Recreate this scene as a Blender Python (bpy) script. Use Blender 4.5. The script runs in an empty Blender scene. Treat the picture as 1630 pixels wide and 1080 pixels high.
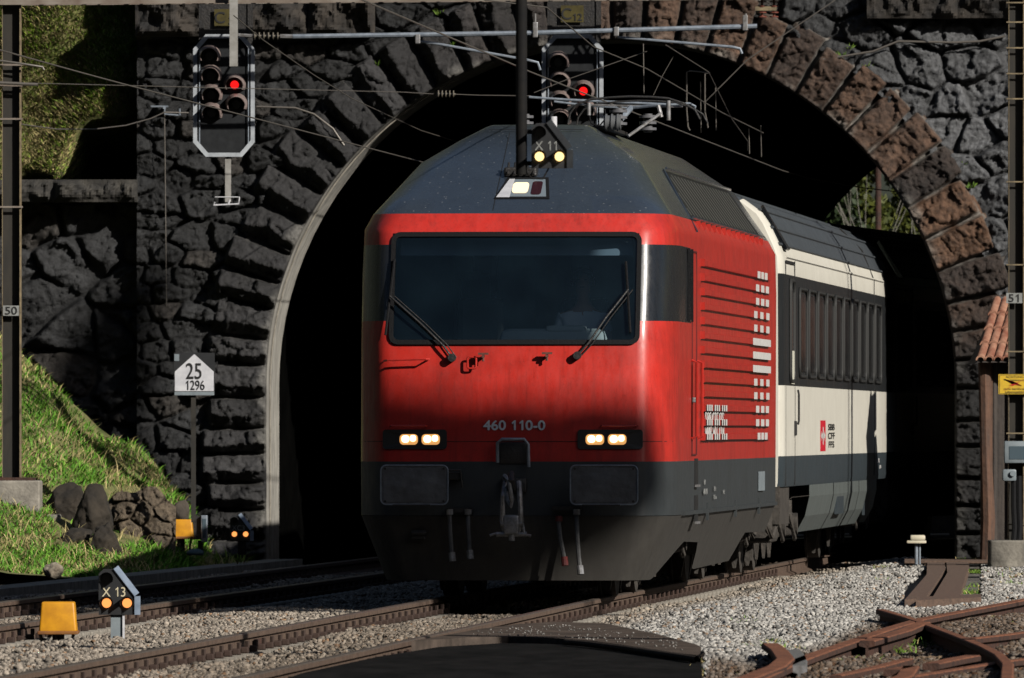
import bpy, bmesh, math, random
import numpy as np
from mathutils import Vector, Matrix, kdtree
random.seed(7); np.random.seed(7)
R = math.radians
# ---------------------------------------------------------------- camera, sky, sun
F, CX, HY, H = 20000.0, 815.0, 685.0, 1.56          # focal length in photo px, centre, horizon row, eye height
sc = bpy.context.scene
COL = sc.collection
cam = bpy.data.cameras.new('camera'); co = bpy.data.objects.new('camera', cam); COL.objects.link(co)
co.location = (0, 0, H); co.rotation_euler = (R(90), 0, 0)
cam.sensor_width = 36; cam.lens = 36 * F / 1630; cam.shift_y = (HY - 540) / 1630
cam.clip_start = 1; cam.clip_end = 5000
cam.dof.use_dof = True; cam.dof.focus_distance = 119; cam.dof.aperture_fstop = 13
sc.camera = co
AZ, EL = 45.0, 27.5                                  # sun: to the right of and behind the camera
w = bpy.data.worlds.new('World'); sc.world = w; w.use_nodes = True
nt = w.node_tree; nt.nodes.clear()
sky = nt.nodes.new('ShaderNodeTexSky'); sky.sky_type = 'NISHITA'; sky.sun_disc = False
sky.sun_elevation = R(EL); sky.sun_rotation = R(180 - AZ)
bg = nt.nodes.new('ShaderNodeBackground'); bg.inputs[1].default_value = 0.05
wo = nt.nodes.new('ShaderNodeOutputWorld'); nt.links.new(sky.outputs[0], bg.inputs[0]); nt.links.new(bg.outputs[0], wo.inputs[0])
sl = bpy.data.lights.new('sun', 'SUN'); sl.energy = 5.0; sl.angle = R(0.53); sl.color = (1, .95, .87)
so = bpy.data.objects.new('sun', sl); COL.objects.link(so)
L = Vector((-math.sin(R(AZ)) * math.cos(R(EL)), math.cos(R(AZ)) * math.cos(R(EL)), -math.sin(R(EL))))
so.rotation_euler = L.to_track_quat('-Z', 'Y').to_euler(); so.location = (20, 60, 30)
sc.view_settings.view_transform = 'Standard'; sc.view_settings.look = 'None'
sc.view_settings.exposure = -.02; sc.view_settings.gamma = 1
sc.cycles.max_bounces = 6; sc.cycles.diffuse_bounces = 0; sc.cycles.transparent_max_bounces = 8

def P(px, py, Y):                                    # photo pixel at a distance -> world point
    return Vector(((px - CX) * Y / F, Y, H + (HY - py) * Y / F))

# ---------------------------------------------------------------- materials
def mat(name, c, rough=.7, c2=None, scale=4., bump=0., bscale=30., metal=0., emit=None, estr=0., dirt=0., dscale=(1, 1, 1), spec=.5, coat=0.):
    m = bpy.data.materials.new(name); m.use_nodes = True
    n = m.node_tree; b = n.nodes['Principled BSDF']; lk = n.links
    b.inputs['Base Color'].default_value = (*c, 1); b.inputs['Roughness'].default_value = rough
    b.inputs['Metallic'].default_value = metal; b.inputs['Specular IOR Level'].default_value = spec
    b.inputs['Coat Weight'].default_value = coat; b.inputs['Coat Roughness'].default_value = .12
    if emit: b.inputs['Emission Color'].default_value = (*emit, 1); b.inputs['Emission Strength'].default_value = estr
    tc = n.nodes.new('ShaderNodeTexCoord'); mp = n.nodes.new('ShaderNodeMapping'); lk.new(tc.outputs['Object'], mp.inputs[0])
    mp.inputs['Scale'].default_value = dscale
    if c2:
        t = n.nodes.new('ShaderNodeTexNoise'); t.inputs['Scale'].default_value = scale; t.inputs['Detail'].default_value = 6; t.inputs['Roughness'].default_value = .65
        lk.new(mp.outputs[0], t.inputs['Vector'])
        r = n.nodes.new('ShaderNodeValToRGB'); r.color_ramp.elements[0].position = .35; r.color_ramp.elements[1].position = .65
        r.color_ramp.elements[0].color = (*c, 1); r.color_ramp.elements[1].color = (*c2, 1)
        lk.new(t.outputs[0], r.inputs[0]); lk.new(r.outputs[0], b.inputs['Base Color'])
    if bump:
        t2 = n.nodes.new('ShaderNodeTexNoise'); t2.inputs['Scale'].default_value = bscale; t2.inputs['Detail'].default_value = 8; lk.new(tc.outputs['Object'], t2.inputs['Vector'])
        bp = n.nodes.new('ShaderNodeBump'); bp.inputs['Strength'].default_value = bump; bp.inputs['Distance'].default_value = .02
        lk.new(t2.outputs[0], bp.inputs['Height']); lk.new(bp.outputs[0], b.inputs['Normal'])
    return m

def paint(name, c, dirtc, amount=.5, rough=.35, specks=False, streak=True, coat=.3):
    """vehicle paint with dust, vertical streaks and (on the nose) pale insect specks"""
    m = bpy.data.materials.new(name); m.use_nodes = True
    n = m.node_tree; b = n.nodes['Principled BSDF']; lk = n.links
    tc = n.nodes.new('ShaderNodeTexCoord')
    def noise(sc3, scale, lo, hi, a=0., d=1.):
        mp = n.nodes.new('ShaderNodeMapping'); mp.inputs['Scale'].default_value = sc3; lk.new(tc.outputs['Object'], mp.inputs[0])
        t = n.nodes.new('ShaderNodeTexNoise'); t.inputs['Scale'].default_value = scale; t.inputs['Detail'].default_value = 7; t.inputs['Roughness'].default_value = .7
        lk.new(mp.outputs[0], t.inputs['Vector'])
        r = n.nodes.new('ShaderNodeMapRange'); r.inputs[1].default_value = lo; r.inputs[2].default_value = hi; r.inputs[3].default_value = a; r.inputs[4].default_value = d
        lk.new(t.outputs[0], r.inputs[0]); return r.outputs[0]
    def mix(fac, c1, c2v):
        x = n.nodes.new('ShaderNodeMix'); x.data_type = 'RGBA'
        lk.new(fac, x.inputs[0])
        if isinstance(c1, tuple): x.inputs[6].default_value = (*c1, 1)
        else: lk.new(c1, x.inputs[6])
        x.inputs[7].default_value = (*c2v, 1); return x.outputs[2]
    def mul(a_, k):
        x = n.nodes.new('ShaderNodeMath'); x.operation = 'MULTIPLY'; lk.new(a_, x.inputs[0]); x.inputs[1].default_value = k; return x.outputs[0]
    col = mix(mul(noise((1, 1, 1), 2.2, .42, .75), amount * .7), c, dirtc)
    if streak: col = mix(mul(noise((7, 7, .5), 2.0, .50, .80), amount * .8), col, dirtc)
    col = mix(mul(noise((1, 1, 1), 45., .55, .75), amount * .7), col, dirtc)
    if specks:
        vo = n.nodes.new('ShaderNodeTexVoronoi'); vo.inputs['Scale'].default_value = 13.; lk.new(tc.outputs['Object'], vo.inputs['Vector'])
        lt = n.nodes.new('ShaderNodeMath'); lt.operation = 'LESS_THAN'; lt.inputs[1].default_value = .10; lk.new(vo.outputs['Distance'], lt.inputs[0])
        col = mix(mul(lt.outputs[0], .36), col, (.55, .55, .55))
        v2 = n.nodes.new('ShaderNodeTexVoronoi'); v2.inputs['Scale'].default_value = 31.; lk.new(tc.outputs['Object'], v2.inputs['Vector'])
        l2 = n.nodes.new('ShaderNodeMath'); l2.operation = 'LESS_THAN'; l2.inputs[1].default_value = .12; lk.new(v2.outputs['Distance'], l2.inputs[0])
        col = mix(mul(l2.outputs[0], .14), col, (.45, .45, .45))
    lk.new(col, b.inputs['Base Color'])
    rr = noise((3, 3, 1), 5., .3, .7, rough - .06, rough + .22); lk.new(rr, b.inputs['Roughness'])
    b.inputs['Coat Weight'].default_value = coat; b.inputs['Coat Roughness'].default_value = .18
    bt = n.nodes.new('ShaderNodeTexNoise'); bt.inputs['Scale'].default_value = 1.3; lk.new(tc.outputs['Object'], bt.inputs['Vector'])
    bp = n.nodes.new('ShaderNodeBump'); bp.inputs['Strength'].default_value = .25; bp.inputs['Distance'].default_value = .03
    lk.new(bt.outputs[0], bp.inputs['Height']); lk.new(bp.outputs[0], b.inputs['Normal'])
    return m

M = {}
M['red'] = paint('red_paint', (.54, .028, .018), (.10, .012, .010), .55, .34)
M['red_front'] = paint('red_front_paint', (.56, .028, .018), (.07, .012, .010), .62, .38, coat=.3)
M['darkroof'] = paint('dark_roof_paint', (.036, .047, .064), (.020, .024, .031), .6, .28, specks=True, coat=1.)
M['darkgrey'] = paint('dark_grey_paint', (.034, .040, .043), (.024, .026, .026), .7, .5, coat=0)
M['skirt'] = paint('skirt_paint', (.050, .046, .040), (.026, .023, .020), .9, .6, coat=0)
M['black'] = paint('black_band_paint', (.012, .014, .018), (.03, .028, .026), .5, .22, coat=.4)
M['coach_white'] = paint('coach_white_paint', (.72, .69, .60), (.42, .38, .31), .35, .45, coat=.1)
M['coach_black'] = paint('coach_black_paint', (.012, .014, .016), (.022, .021, .019), .5, .4, coat=0)
M['coach_roof'] = paint('coach_roof_paint', (.060, .070, .080), (.03, .034, .038), .8, .45, coat=0)
M['coach_dark'] = paint('coach_dark_paint', (.030, .042, .050), (.022, .026, .028), .5, .5, coat=0)
M['coach_skirt'] = paint('coach_skirt_paint', (.10, .115, .11), (.05, .055, .05), .6, .6, coat=0)
M['white'] = mat('white_marking', (.72, .70, .68), .5, (.55, .53, .50), 20)
M['rubber'] = mat('rubber', (.008, .008, .009), .8, bump=.3, bscale=60, spec=.2)
M['steel'] = mat('bare_steel', (.34, .34, .35), .4, (.17, .16, .15), 20, metal=.4)
M['steelpale'] = mat('galvanised_steel', (.31, .35, .40), .45, (.18, .21, .25), 12, metal=.35)
M['blackmetal'] = mat('black_metal', (.014, .014, .015), .5, (.03, .027, .025), 15, bump=.3, bscale=40)
M['bogie'] = mat('sooty_bogie', (.030, .026, .022), .8, (.07, .06, .05), 9, bump=.6, bscale=25)
M['bufferface'] = mat('greasy_buffer_face', (.15, .154, .158), .6, (.08, .083, .087), 5, bump=.8, bscale=14)
M['glass'] = None
M['louvre'] = mat('roof_grille', (.009, .0095, .0095), .7, (.018, .018, .016), 9, spec=.2)
M['slat'] = mat('grille_slat', (.11, .105, .09), .5, (.06, .058, .05), 9)
M['railside'] = mat('rusty_rail_side', (.13, .085, .06), .8, (.075, .048, .034), 7, bump=.5, bscale=40)
M['railtop'] = mat('rail_head', (.20, .165, .14), .42, (.13, .10, .08), 10, metal=.5)
M['rust'] = mat('orange_rusted_rail', (.28, .105, .05), .75, (.11, .042, .024), 7, bump=.6, bscale=35)
M['rustdark'] = mat('dark_rust', (.085, .036, .022), .85, (.035, .02, .016), 9, bump=.5, bscale=35)
M['sleeper'] = mat('sleeper_concrete', (.34, .31, .26), .9, (.15, .13, .11), 10, bump=.5, bscale=40)
M['clip'] = mat('rusty_clip', (.05, .026, .018), .8, (.03, .018, .013), 20)
M['concrete'] = mat('weathered_concrete', (.34, .31, .26), .9, (.17, .155, .13), 5, bump=.6, bscale=18)
M['paleconcrete'] = mat('tunnel_lining_concrete', (.40, .38, .34), .85, (.20, .19, .17), 6, bump=.5, bscale=20, dscale=(1, 1, .35))
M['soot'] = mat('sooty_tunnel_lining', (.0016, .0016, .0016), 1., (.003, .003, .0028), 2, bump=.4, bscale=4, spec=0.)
M['mast'] = mat('brown_mast_paint', (.018, .017, .015), .8, (.034, .029, .022), 8, dscale=(1, 1, .2))
M['mastedge'] = mat('tan_and_lit_flange_paint', (.26, .20, .115), .7, (.13, .10, .06), 12)  # pale tan on the flanges puts sunlight on their edges into the colour
M['beam'] = mat('tan_beam_paint', (.25, .215, .18), .75, (.15, .11, .085), 4)
M['beamwhite'] = mat('whitish_post_paint', (.34, .33, .31), .55, (.22, .21, .19), 9)
M['darkpost'] = mat('dark_post_paint', (.007, .007, .008), .8, (.013, .012, .011), 10, spec=.2)
M['sigblack'] = mat('signal_plate_paint', (.014, .015, .017), .8, (.024, .026, .028), 8, spec=.2)
M['sigedge'] = mat('signal_edge_white', (.46, .49, .52), .5, (.30, .32, .35), 9)
M['hood'] = mat('signal_hood_paint', (.30, .24, .22), .4, (.18, .13, .12), 20)
M['hoodin'] = mat('signal_hood_inside', (.006, .006, .007), .9)
M['lensoff'] = mat('unlit_lens', (.010, .009, .008), .3)
M['lensred'] = mat('lit_red_lens', (.4, .005, .005), .4, emit=(1, .012, .012), estr=1.25)
M['lensamber'] = mat('lit_amber_lens', (.5, .3, .1), .4, emit=(1, .34, .09), estr=1.5)
M['lenswarm'] = mat('lit_warm_lens', (.5, .3, .1), .4, emit=(1, .62, .28), estr=2.2)
M['lamp'] = mat('lit_headlight', (.8, .7, .5), .3, emit=(1, .78, .42), estr=4.5)
M['lampdim'] = mat('headlight_edge_glow', (.8, .6, .4), .3, emit=(1, .46, .12), estr=.75)
M['reflector'] = mat('lamp_reflector', (.5, .5, .48), .25, metal=.8)
M['redlens'] = mat('red_tail_lens', (.035, .004, .004), .25)
M['yellow'] = mat('yellow_plastic', (.72, .33, .012), .45, (.52, .22, .01), 7)
M['lensbright'] = mat('lit_bright_lens', (.6, .45, .25), .4, emit=(1, .66, .26), estr=2.2)
M['signyellow'] = mat('sign_yellow', (.72, .47, .03), .5, (.60, .38, .03), 12)
M['signred'] = mat('sign_red', (.55, .03, .02), .5)
M['ink'] = mat('black_lettering', (.012, .012, .012), .6)
M['cream'] = mat('cream_lettering', (.62, .55, .38), .6)
M['numgrey'] = mat('number_plate_grey', (.30, .31, .30), .6, (.20, .2, .19), 12)
M['signwhite'] = mat('sign_white', (.66, .66, .68), .5, (.52, .52, .55), 9)
M['cabinet'] = mat('grey_cabinet', (.24, .28, .30), .5, (.18, .21, .23), 8)
M['cabinetdark'] = mat('cabinet_window', (.07, .10, .12), .3)
M['tile'] = mat('clay_roof_tile', (.20, .065, .036), .9, (.38, .20, .13), 6, bump=.4, bscale=30)
M['wood'] = mat('weathered_timber', (.15, .075, .045), .85, (.07, .045, .035), 4, bump=.6, bscale=12, dscale=(6, 6, .6))
M['woodgrey'] = mat('grey_timber_boards', (.075, .06, .05), .85, (.035, .03, .028), 4, bump=.6, bscale=12, dscale=(8, 8, .5))
M['plank'] = mat('brown_crossing_plank', (.16, .10, .07), .9, (.09, .06, .045), 5, bump=.8, bscale=20, dscale=(5, 1, 5))
M['rock'] = mat('dark_boulder', (.012, .010, .008), .95, (.042, .033, .023), 3, bump=1., bscale=7)
M['rockpale'] = mat('pale_rock', (.34, .30, .23), .95, (.15, .12, .09), 5, bump=1., bscale=20)
M['blockrock'] = mat('brown_wall_block', (.08, .065, .05), .95, (.055, .045, .035), 4, bump=1., bscale=14)
M['panel'] = mat('rubber_crossing_panel', (.13, .100, .082), 1., (.055, .045, .038), 3, bump=.3, bscale=50, spec=.05)
M['paneldark'] = mat('dark_lower_panel', (.006, .006, .006), 1., (.016, .015, .015), 4, spec=.05, dscale=(1, .2, 1))
M['wire'] = mat('wire', (.14, .125, .11), .5, metal=.4)
M['ceramic'] = mat('insulator_ceramic', (.17, .15, .12), .35)
M['skin'] = mat('skin', (.42, .24, .17), .6)
M['shirt'] = mat('white_shirt', (.75, .77, .80), .8)
M['trousers'] = mat('dark_trousers', (.03, .03, .04), .9)
M['hair'] = mat('dark_hair', (.02, .015, .012), .8)
M['cabgrey'] = mat('cab_interior_panel', (.62, .70, .74), .7, (.50, .57, .61), 3)
M['cabdark'] = mat('cab_black', (.010, .012, .014), .8)
M['desk'] = mat('driver_desk', (.45, .50, .50), .6)
def glass(name, tint, amt=.10, rough=.06):
    m = bpy.data.materials.new(name); m.use_nodes = True; n = m.node_tree; n.nodes.clear(); lk = n.links
    o = n.nodes.new('ShaderNodeOutputMaterial'); tr = n.nodes.new('ShaderNodeBsdfTransparent'); tr.inputs[0].default_value = (*tint, 1)
    g = n.nodes.new('ShaderNodeBsdfGlossy'); g.inputs['Roughness'].default_value = rough; g.inputs[0].default_value = (.8, .9, 1, 1)
    fr = n.nodes.new('ShaderNodeFresnel'); fr.inputs[0].default_value = 1.5
    mx = n.nodes.new('ShaderNodeMixShader'); lk.new(fr.outputs[0], mx.inputs[0]); lk.new(tr.outputs[0], mx.inputs[1]); lk.new(g.outputs[0], mx.inputs[2])
    df = n.nodes.new('ShaderNodeBsdfDiffuse'); df.inputs[0].default_value = (.045, .095, .13, 1)  # bluish dust veil, with the cab's missing light put into its colour
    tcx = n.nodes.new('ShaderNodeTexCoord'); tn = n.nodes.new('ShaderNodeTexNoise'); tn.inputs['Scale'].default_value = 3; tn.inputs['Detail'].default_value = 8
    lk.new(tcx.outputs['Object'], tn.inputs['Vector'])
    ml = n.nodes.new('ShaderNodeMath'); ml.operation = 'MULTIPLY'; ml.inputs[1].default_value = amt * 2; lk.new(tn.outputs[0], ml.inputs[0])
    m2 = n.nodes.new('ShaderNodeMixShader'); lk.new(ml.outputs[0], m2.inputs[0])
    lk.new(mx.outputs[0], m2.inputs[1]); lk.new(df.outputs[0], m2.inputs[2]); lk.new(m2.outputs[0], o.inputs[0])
    return m
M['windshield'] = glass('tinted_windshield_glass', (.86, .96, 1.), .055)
M['sideglass'] = mat('dark_side_glass', (.006, .008, .011), .18, spec=.35)

# vertex-coloured material (colour of each stone / blade is stored on the mesh)
def vmat(name, rough=.9, bump=.6, bscale=25., nscale=9., lo=.6, hi=1.35, spec=.4, sub=0.):
    m = bpy.data.materials.new(name); m.use_nodes = True; n = m.node_tree; b = n.nodes['Principled BSDF']; lk = n.links
    a = n.nodes.new('ShaderNodeAttribute'); a.attribute_name = 'tone'
    tc = n.nodes.new('ShaderNodeTexCoord'); t = n.nodes.new('ShaderNodeTexNoise'); t.inputs['Scale'].default_value = nscale; t.inputs['Detail'].default_value = 8; t.inputs['Roughness'].default_value = .7
    lk.new(tc.outputs['Object'], t.inputs['Vector'])
    mr = n.nodes.new('ShaderNodeMapRange'); mr.inputs[1].default_value = .3; mr.inputs[2].default_value = .7; mr.inputs[3].default_value = lo; mr.inputs[4].default_value = hi
    lk.new(t.outputs[0], mr.inputs[0])
    vm = n.nodes.new('ShaderNodeVectorMath'); vm.operation = 'SCALE'; lk.new(a.outputs['Color'], vm.inputs[0]); lk.new(mr.outputs[0], vm.inputs['Scale'])
    lk.new(vm.outputs[0], b.inputs['Base Color']); b.inputs['Roughness'].default_value = rough; b.inputs['Specular IOR Level'].default_value = spec
    if bump:
        t2 = n.nodes.new('ShaderNodeTexNoise'); t2.inputs['Scale'].default_value = bscale; t2.inputs['Detail'].default_value = 10; t2.inputs['Roughness'].default_value = .7; lk.new(tc.outputs['Object'], t2.inputs['Vector'])
        bp = n.nodes.new('ShaderNodeBump'); bp.inputs['Strength'].default_value = bump; bp.inputs['Distance'].default_value = .03
        lk.new(t2.outputs[0], bp.inputs['Height']); lk.new(bp.outputs[0], b.inputs['Normal'])
    return m
M['masonry'] = vmat('sooty_masonry', .62, 1., 34., 11., .35, 1.85, spec=.4)
M['ballaststone'] = vmat('ballast_stone', .9, .3, 60., 20., .8, 1.2)
M['grassblade'] = vmat('grass_blade', .7, 0, lo=.8, hi=1.2, nscale=3)
M['leaf'] = vmat('leaf', .6, 0, lo=.7, hi=1.3, nscale=2)
M['soil'] = mat('turf_soil', (.10, .13, .03), .95, (.22, .19, .08), 3, bump=.5, bscale=10)
M['ballast'] = mat('ballast_bed', (.24, .22, .19), .95, (.10, .09, .08), 25, bump=1., bscale=22)
M['ground'] = mat('ground_gravel', (.16, .14, .11), .95, (.09, .08, .06), 2, bump=.8, bscale=10)
M['hill'] = mat('wooded_hillside', (.016, .021, .015), .95, (.036, .044, .030), .6, bump=1., bscale=1.5)
M['bark'] = mat('bark', (.10, .085, .07), .9, (.05, .04, .03), 6)
M['palebark'] = mat('pale_bark', (.24, .23, .19), .8, (.12, .11, .09), 6)

# ---------------------------------------------------------------- mesh building
class MB:
    def __init__(s): s.v = []; s.f = []; s.mi = []
    def add(s, v, f, mi=0):
        o = len(s.v); s.v += [tuple(x) for x in v]; s.f += [tuple(i + o for i in q) for q in f]; s.mi += [mi] * len(f); return s
    def box(s, a, b, mi=0, ch=0.):
        x0, y0, z0 = a; x1, y1, z1 = b
        if ch <= 0:
            v = [(x0,y0,z0),(x1,y0,z0),(x1,y1,z0),(x0,y1,z0),(x0,y0,z1),(x1,y0,z1),(x1,y1,z1),(x0,y1,z1)]
            return s.add(v, [(0,3,2,1),(4,5,6,7),(0,1,5,4),(1,2,6,5),(2,3,7,6),(3,0,4,7)], mi)
        bm = bmesh.new(); bmesh.ops.create_cube(bm, size=1)
        for q in bm.verts: q.co = Vector(((x0+x1)/2+q.co.x*(x1-x0), (y0+y1)/2+q.co.y*(y1-y0), (z0+z1)/2+q.co.z*(z1-z0)))
        bmesh.ops.bevel(bm, geom=bm.edges[:], offset=ch, segments=2, affect='EDGES', profile=.5)
        s.bm(bm, mi); return s
    def bm(s, bm, mi=0):
        bm.verts.index_update(); s.add([q.co[:] for q in bm.verts], [[q.index for q in f.verts] for f in bm.faces], mi); bm.free()
    def cyl(s, p, q, r, r2=None, n=12, mi=0, cap=True):
        p, q = Vector(p), Vector(q); d = (q - p); r2 = r if r2 is None else r2
        if d.length < 1e-6: return s
        a = d.normalized().orthogonal().normalized(); b = d.normalized().cross(a)
        v = []
        for c, rr in ((p, r), (q, r2)):
            for k in range(n):
                t = 2*math.pi*k/n; v.append(c + a*(rr*math.cos(t)) + b*(rr*math.sin(t)))
        f = [(k, (k+1) % n, n+(k+1) % n, n+k) for k in range(n)]
        if cap: f += [tuple(range(n-1, -1, -1)), tuple(range(n, 2*n))]
        return s.add(v, f, mi)
    def tube(s, pts, r, n=6, mi=0):
        pts = [Vector(p) for p in pts]
        v = []; a = None
        for i, p in enumerate(pts):
            d = (pts[min(i+1, len(pts)-1)] - pts[max(i-1, 0)]).normalized()
            a = d.orthogonal().normalized() if a is None else (a - d*a.dot(d)).normalized()
            b = d.cross(a); rr = r[i] if isinstance(r, (list, tuple)) else r
            v += [p + a*(rr*math.cos(2*math.pi*k/n)) + b*(rr*math.sin(2*math.pi*k/n)) for k in range(n)]
        f = [(i*n+k, i*n+(k+1) % n, (i+1)*n+(k+1) % n, (i+1)*n+k) for i in range(len(pts)-1) for k in range(n)]
        f += [tuple(range(n-1, -1, -1)), tuple(range((len(pts)-1)*n, len(pts)*n))]
        return s.add(v, f, mi)
    def prism(s, poly, d, mi=0):                    # closed polygon (3D pts) extruded by vector d
        n = len(poly); d = Vector(d); v = [Vector(p) for p in poly]; v += [p + d for p in v]
        return s.add(v, [tuple(range(n)), tuple(range(2*n-1, n-1, -1))] + [(k, k+n, (k+1) % n+n, (k+1) % n) for k in range(n)], mi)
    def build(s, name, mats, parent=None, loc=None, smooth=False):
        me = bpy.data.meshes.new(name); me.from_pydata([tuple(x) for x in s.v], [], s.f)
        if not isinstance(mats, (list, tuple)): mats = [mats]
        for m in mats: me.materials.append(m)
        if len(mats) > 1: me.polygons.foreach_set('material_index', s.mi)
        bm = bmesh.new(); bm.from_mesh(me); bmesh.ops.recalc_face_normals(bm, faces=bm.faces[:]); bm.to_mesh(me); bm.free()
        if smooth:
            me.polygons.foreach_set('use_smooth', [True]*len(me.polygons))
            if smooth != 'all': me.set_sharp_from_angle(angle=R(38))
        me.update()
        o = bpy.data.objects.new(name, me); COL.objects.link(o)
        if parent: o.parent = parent
        if loc is not None: o.location = loc
        return o

def npmesh(name, V, Fq, m, tone=None, parent=None, loc=None, smooth=False):
    """fast mesh from numpy arrays; all faces have the same corner count; tone = colour per vertex"""
    me = bpy.data.meshes.new(name); nv, nf, k = len(V), len(Fq), Fq.shape[1]
    me.vertices.add(nv); me.vertices.foreach_set('co', np.ascontiguousarray(V, dtype=np.float32).ravel())
    me.loops.add(nf*k); me.loops.foreach_set('vertex_index', np.ascontiguousarray(Fq, dtype=np.int32).ravel())
    me.polygons.add(nf); me.polygons.foreach_set('loop_start', np.arange(0, nf*k, k, dtype=np.int32))
    me.update(calc_edges=True)
    if tone is not None:
        ca = me.color_attributes.new('tone', 'FLOAT_COLOR', 'POINT')
        c = np.ones((nv, 4), dtype=np.float32); c[:, :3] = tone; ca.data.foreach_set('color', c.ravel())
    me.materials.append(m)
    if smooth: me.polygons.foreach_set('use_smooth', np.ones(nf, dtype=bool))
    o = bpy.data.objects.new(name, me); COL.objects.link(o)
    if parent: o.parent = parent
    if loc is not None: o.location = loc
    return o

def tag(o, label=None, cat=None, group=None, kind=None):
    if label: o['label'] = label
    if cat: o['category'] = cat
    if group: o['group'] = group
    if kind: o['kind'] = kind
    return o
def empty(name, loc, label, cat, group=None, rz=0.):
    o = bpy.data.objects.new(name, None); COL.objects.link(o); o.location = loc; o.rotation_euler = (0, 0, rz)
    o.empty_display_size = .2
    return tag(o, label, cat, group)
def copy_tree(o, parent=None):
    c = o.copy(); COL.objects.link(c); c.parent = parent
    for ch in [x for x in bpy.data.objects if x.parent == o]: copy_tree(ch, c)
    return c
_fc = {}
def _raw(txt, size, ext):
    c = bpy.data.curves.new('txt', 'FONT'); c.body = txt; c.size = size; c.extrude = ext; c.align_x = 'LEFT'; c.align_y = 'BOTTOM_BASELINE'
    o = bpy.data.objects.new('txt', c); COL.objects.link(o); me = bpy.data.meshes.new_from_object(o); bpy.data.objects.remove(o)
    r = ([tuple(v.co) for v in me.vertices], [tuple(p.vertices) for p in me.polygons]); bpy.data.meshes.remove(me); return r
_wc = {}
def _ext(t):
    if t not in _wc: xs_ = [v[0] for v in _raw(t, 1, 0)[0]]; _wc[t] = (min(xs_), max(xs_))
    return _wc[t]
def _adv(ch):
    return (_ext('H'+ch+'H')[1]-_ext('H'+ch+'H')[0])-(_ext('HH')[1]-_ext('HH')[0])
def text_mb(txt, size, ext=.004, shear=0., bold=0.):
    """centred lettering; the figure 1 gets its own flagged shape"""
    key = (txt, size, ext)
    if key not in _fc:
        V_, F_, x = [], [], 0.; cap = max(v[1] for v in _raw('H', 1, 0)[0])
        for ch in txt:
            if ch == '1':
                p = [(.26, 0), (.345, 0), (.345, cap), (.28, cap), (.13, cap-.14), (.13, cap-.23), (.26, cap-.13)]; n_ = len(p); w_ = .5; o_ = len(V_)
                V_ += [((x+a-.0)*size, b*size, z) for z in (ext, -ext) for a, b in p]; F_ += [tuple(o_+k for k in range(n_)), tuple(o_+2*n_-1-k for k in range(n_))]+[(o_+k, o_+n_+k, o_+n_+(k+1) % n_, o_+(k+1) % n_) for k in range(n_)]; x += w_
            elif ch == ' ': x += .28
            else:
                v, f = _raw(ch, size, ext); o_ = len(V_); V_ += [(a+x*size, b, c) for a, b, c in v]; F_ += [tuple(o_+k for k in q) for q in f]; x += _adv(ch)
        mx = x*size/2; my = cap*size/2; _fc[key] = ([(a-mx, b-my, c) for a, b, c in V_], F_)
    return _fc[key]
def add_text(mb, txt, size, origin, right, up, mi=0, ext=.004, sx=1., bold=0.):
    """flat lettering placed with its own right/up directions"""
    v, f = text_mb(txt, size, ext); o, r, u = Vector(origin), Vector(right).normalized(), Vector(up).normalized(); nn = r.cross(u)
    for k, (dx_, dy_) in enumerate(((0, 0), (1, 0), (-1, 0), (0, 1), (0, -1)) if bold else ((0, 0),)):
        mb.add([o + r*(x*sx + dx_*bold) + u*(y + dy_*bold) + nn*(z + k*.0006) for x, y, z in v], f, mi)

# ---- numpy noise
def vnoise(x, y, seed, freq):
    rng = np.random.RandomState(seed); G = rng.rand(256, 256).astype(np.float32)
    x = x*freq + 71.3; y = y*freq + 37.7
    xi = np.floor(x).astype(int); yi = np.floor(y).astype(int); fx = x-xi; fy = y-yi
    fx = fx*fx*(3-2*fx); fy = fy*fy*(3-2*fy)
    g = lambda a, b: G[a % 256, b % 256]
    return (g(xi, yi)*(1-fx)+g(xi+1, yi)*fx)*(1-fy) + (g(xi, yi+1)*(1-fx)+g(xi+1, yi+1)*fx)*fy
def fbm(x, y, seed, freq, octv=4, gain=.5, ridged=False):
    s = 0; a = 1; t = 0
    for k in range(octv):
        q = vnoise(x, y, seed+k*11, freq*2.03**k)
        if ridged: q = 1-np.abs(2*q-1)
        s = s + a*q; t += a; a *= gain
    return s/t
def sst(a, b, x):
    t = np.clip((x-a)/(b-a), 0, 1); return t*t*(3-2*t)

# ---------------------------------------------------------------- track geometry
def cA(Y):                                           # centre of the train's track
    if Y < 116: return .068*(Y-116)
    if Y < 158.2: return .0745*(Y-116)
    return .0745*(Y-116) + .0042*(Y-158.2)**2
def cB(Y): return cA(Y) - 3.78
def tdir(Y): return Vector((cA(Y+.5)-cA(Y-.5), 1, 0)).normalized()

# ---------------------------------------------------------------- the ground
mb = MB(); mb.add([(-1500,-500,-.75),(1500,-500,-.75),(1500,3000,-.75),(-1500,3000,-.75)], [(0,1,2,3)])
tag(mb.build('ground', M['ground']), kind='structure')
mb = MB()
ys = list(range(55, 200, 3)); xs = [-9, -7, -5.6, -4, -3, -2, -1, 0, 1, 2, 3, 4, 5, 7, 9, 14]
def zbed(x, y): return -.175 + .02*math.sin(x*1.3+y*.21)
v = [(x + (cA(y) if y > 158 else 0), y, zbed(x, y) if x > -9 else -.75) for y in ys for x in xs]; n = len(xs)
mb.add(v, [(j*n+i, j*n+i+1, (j+1)*n+i+1, (j+1)*n+i) for j in range(len(ys)-1) for i in range(n-1)])
tag(mb.build('ballast_bed', M['ballast'], smooth=True), kind='structure')

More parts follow.
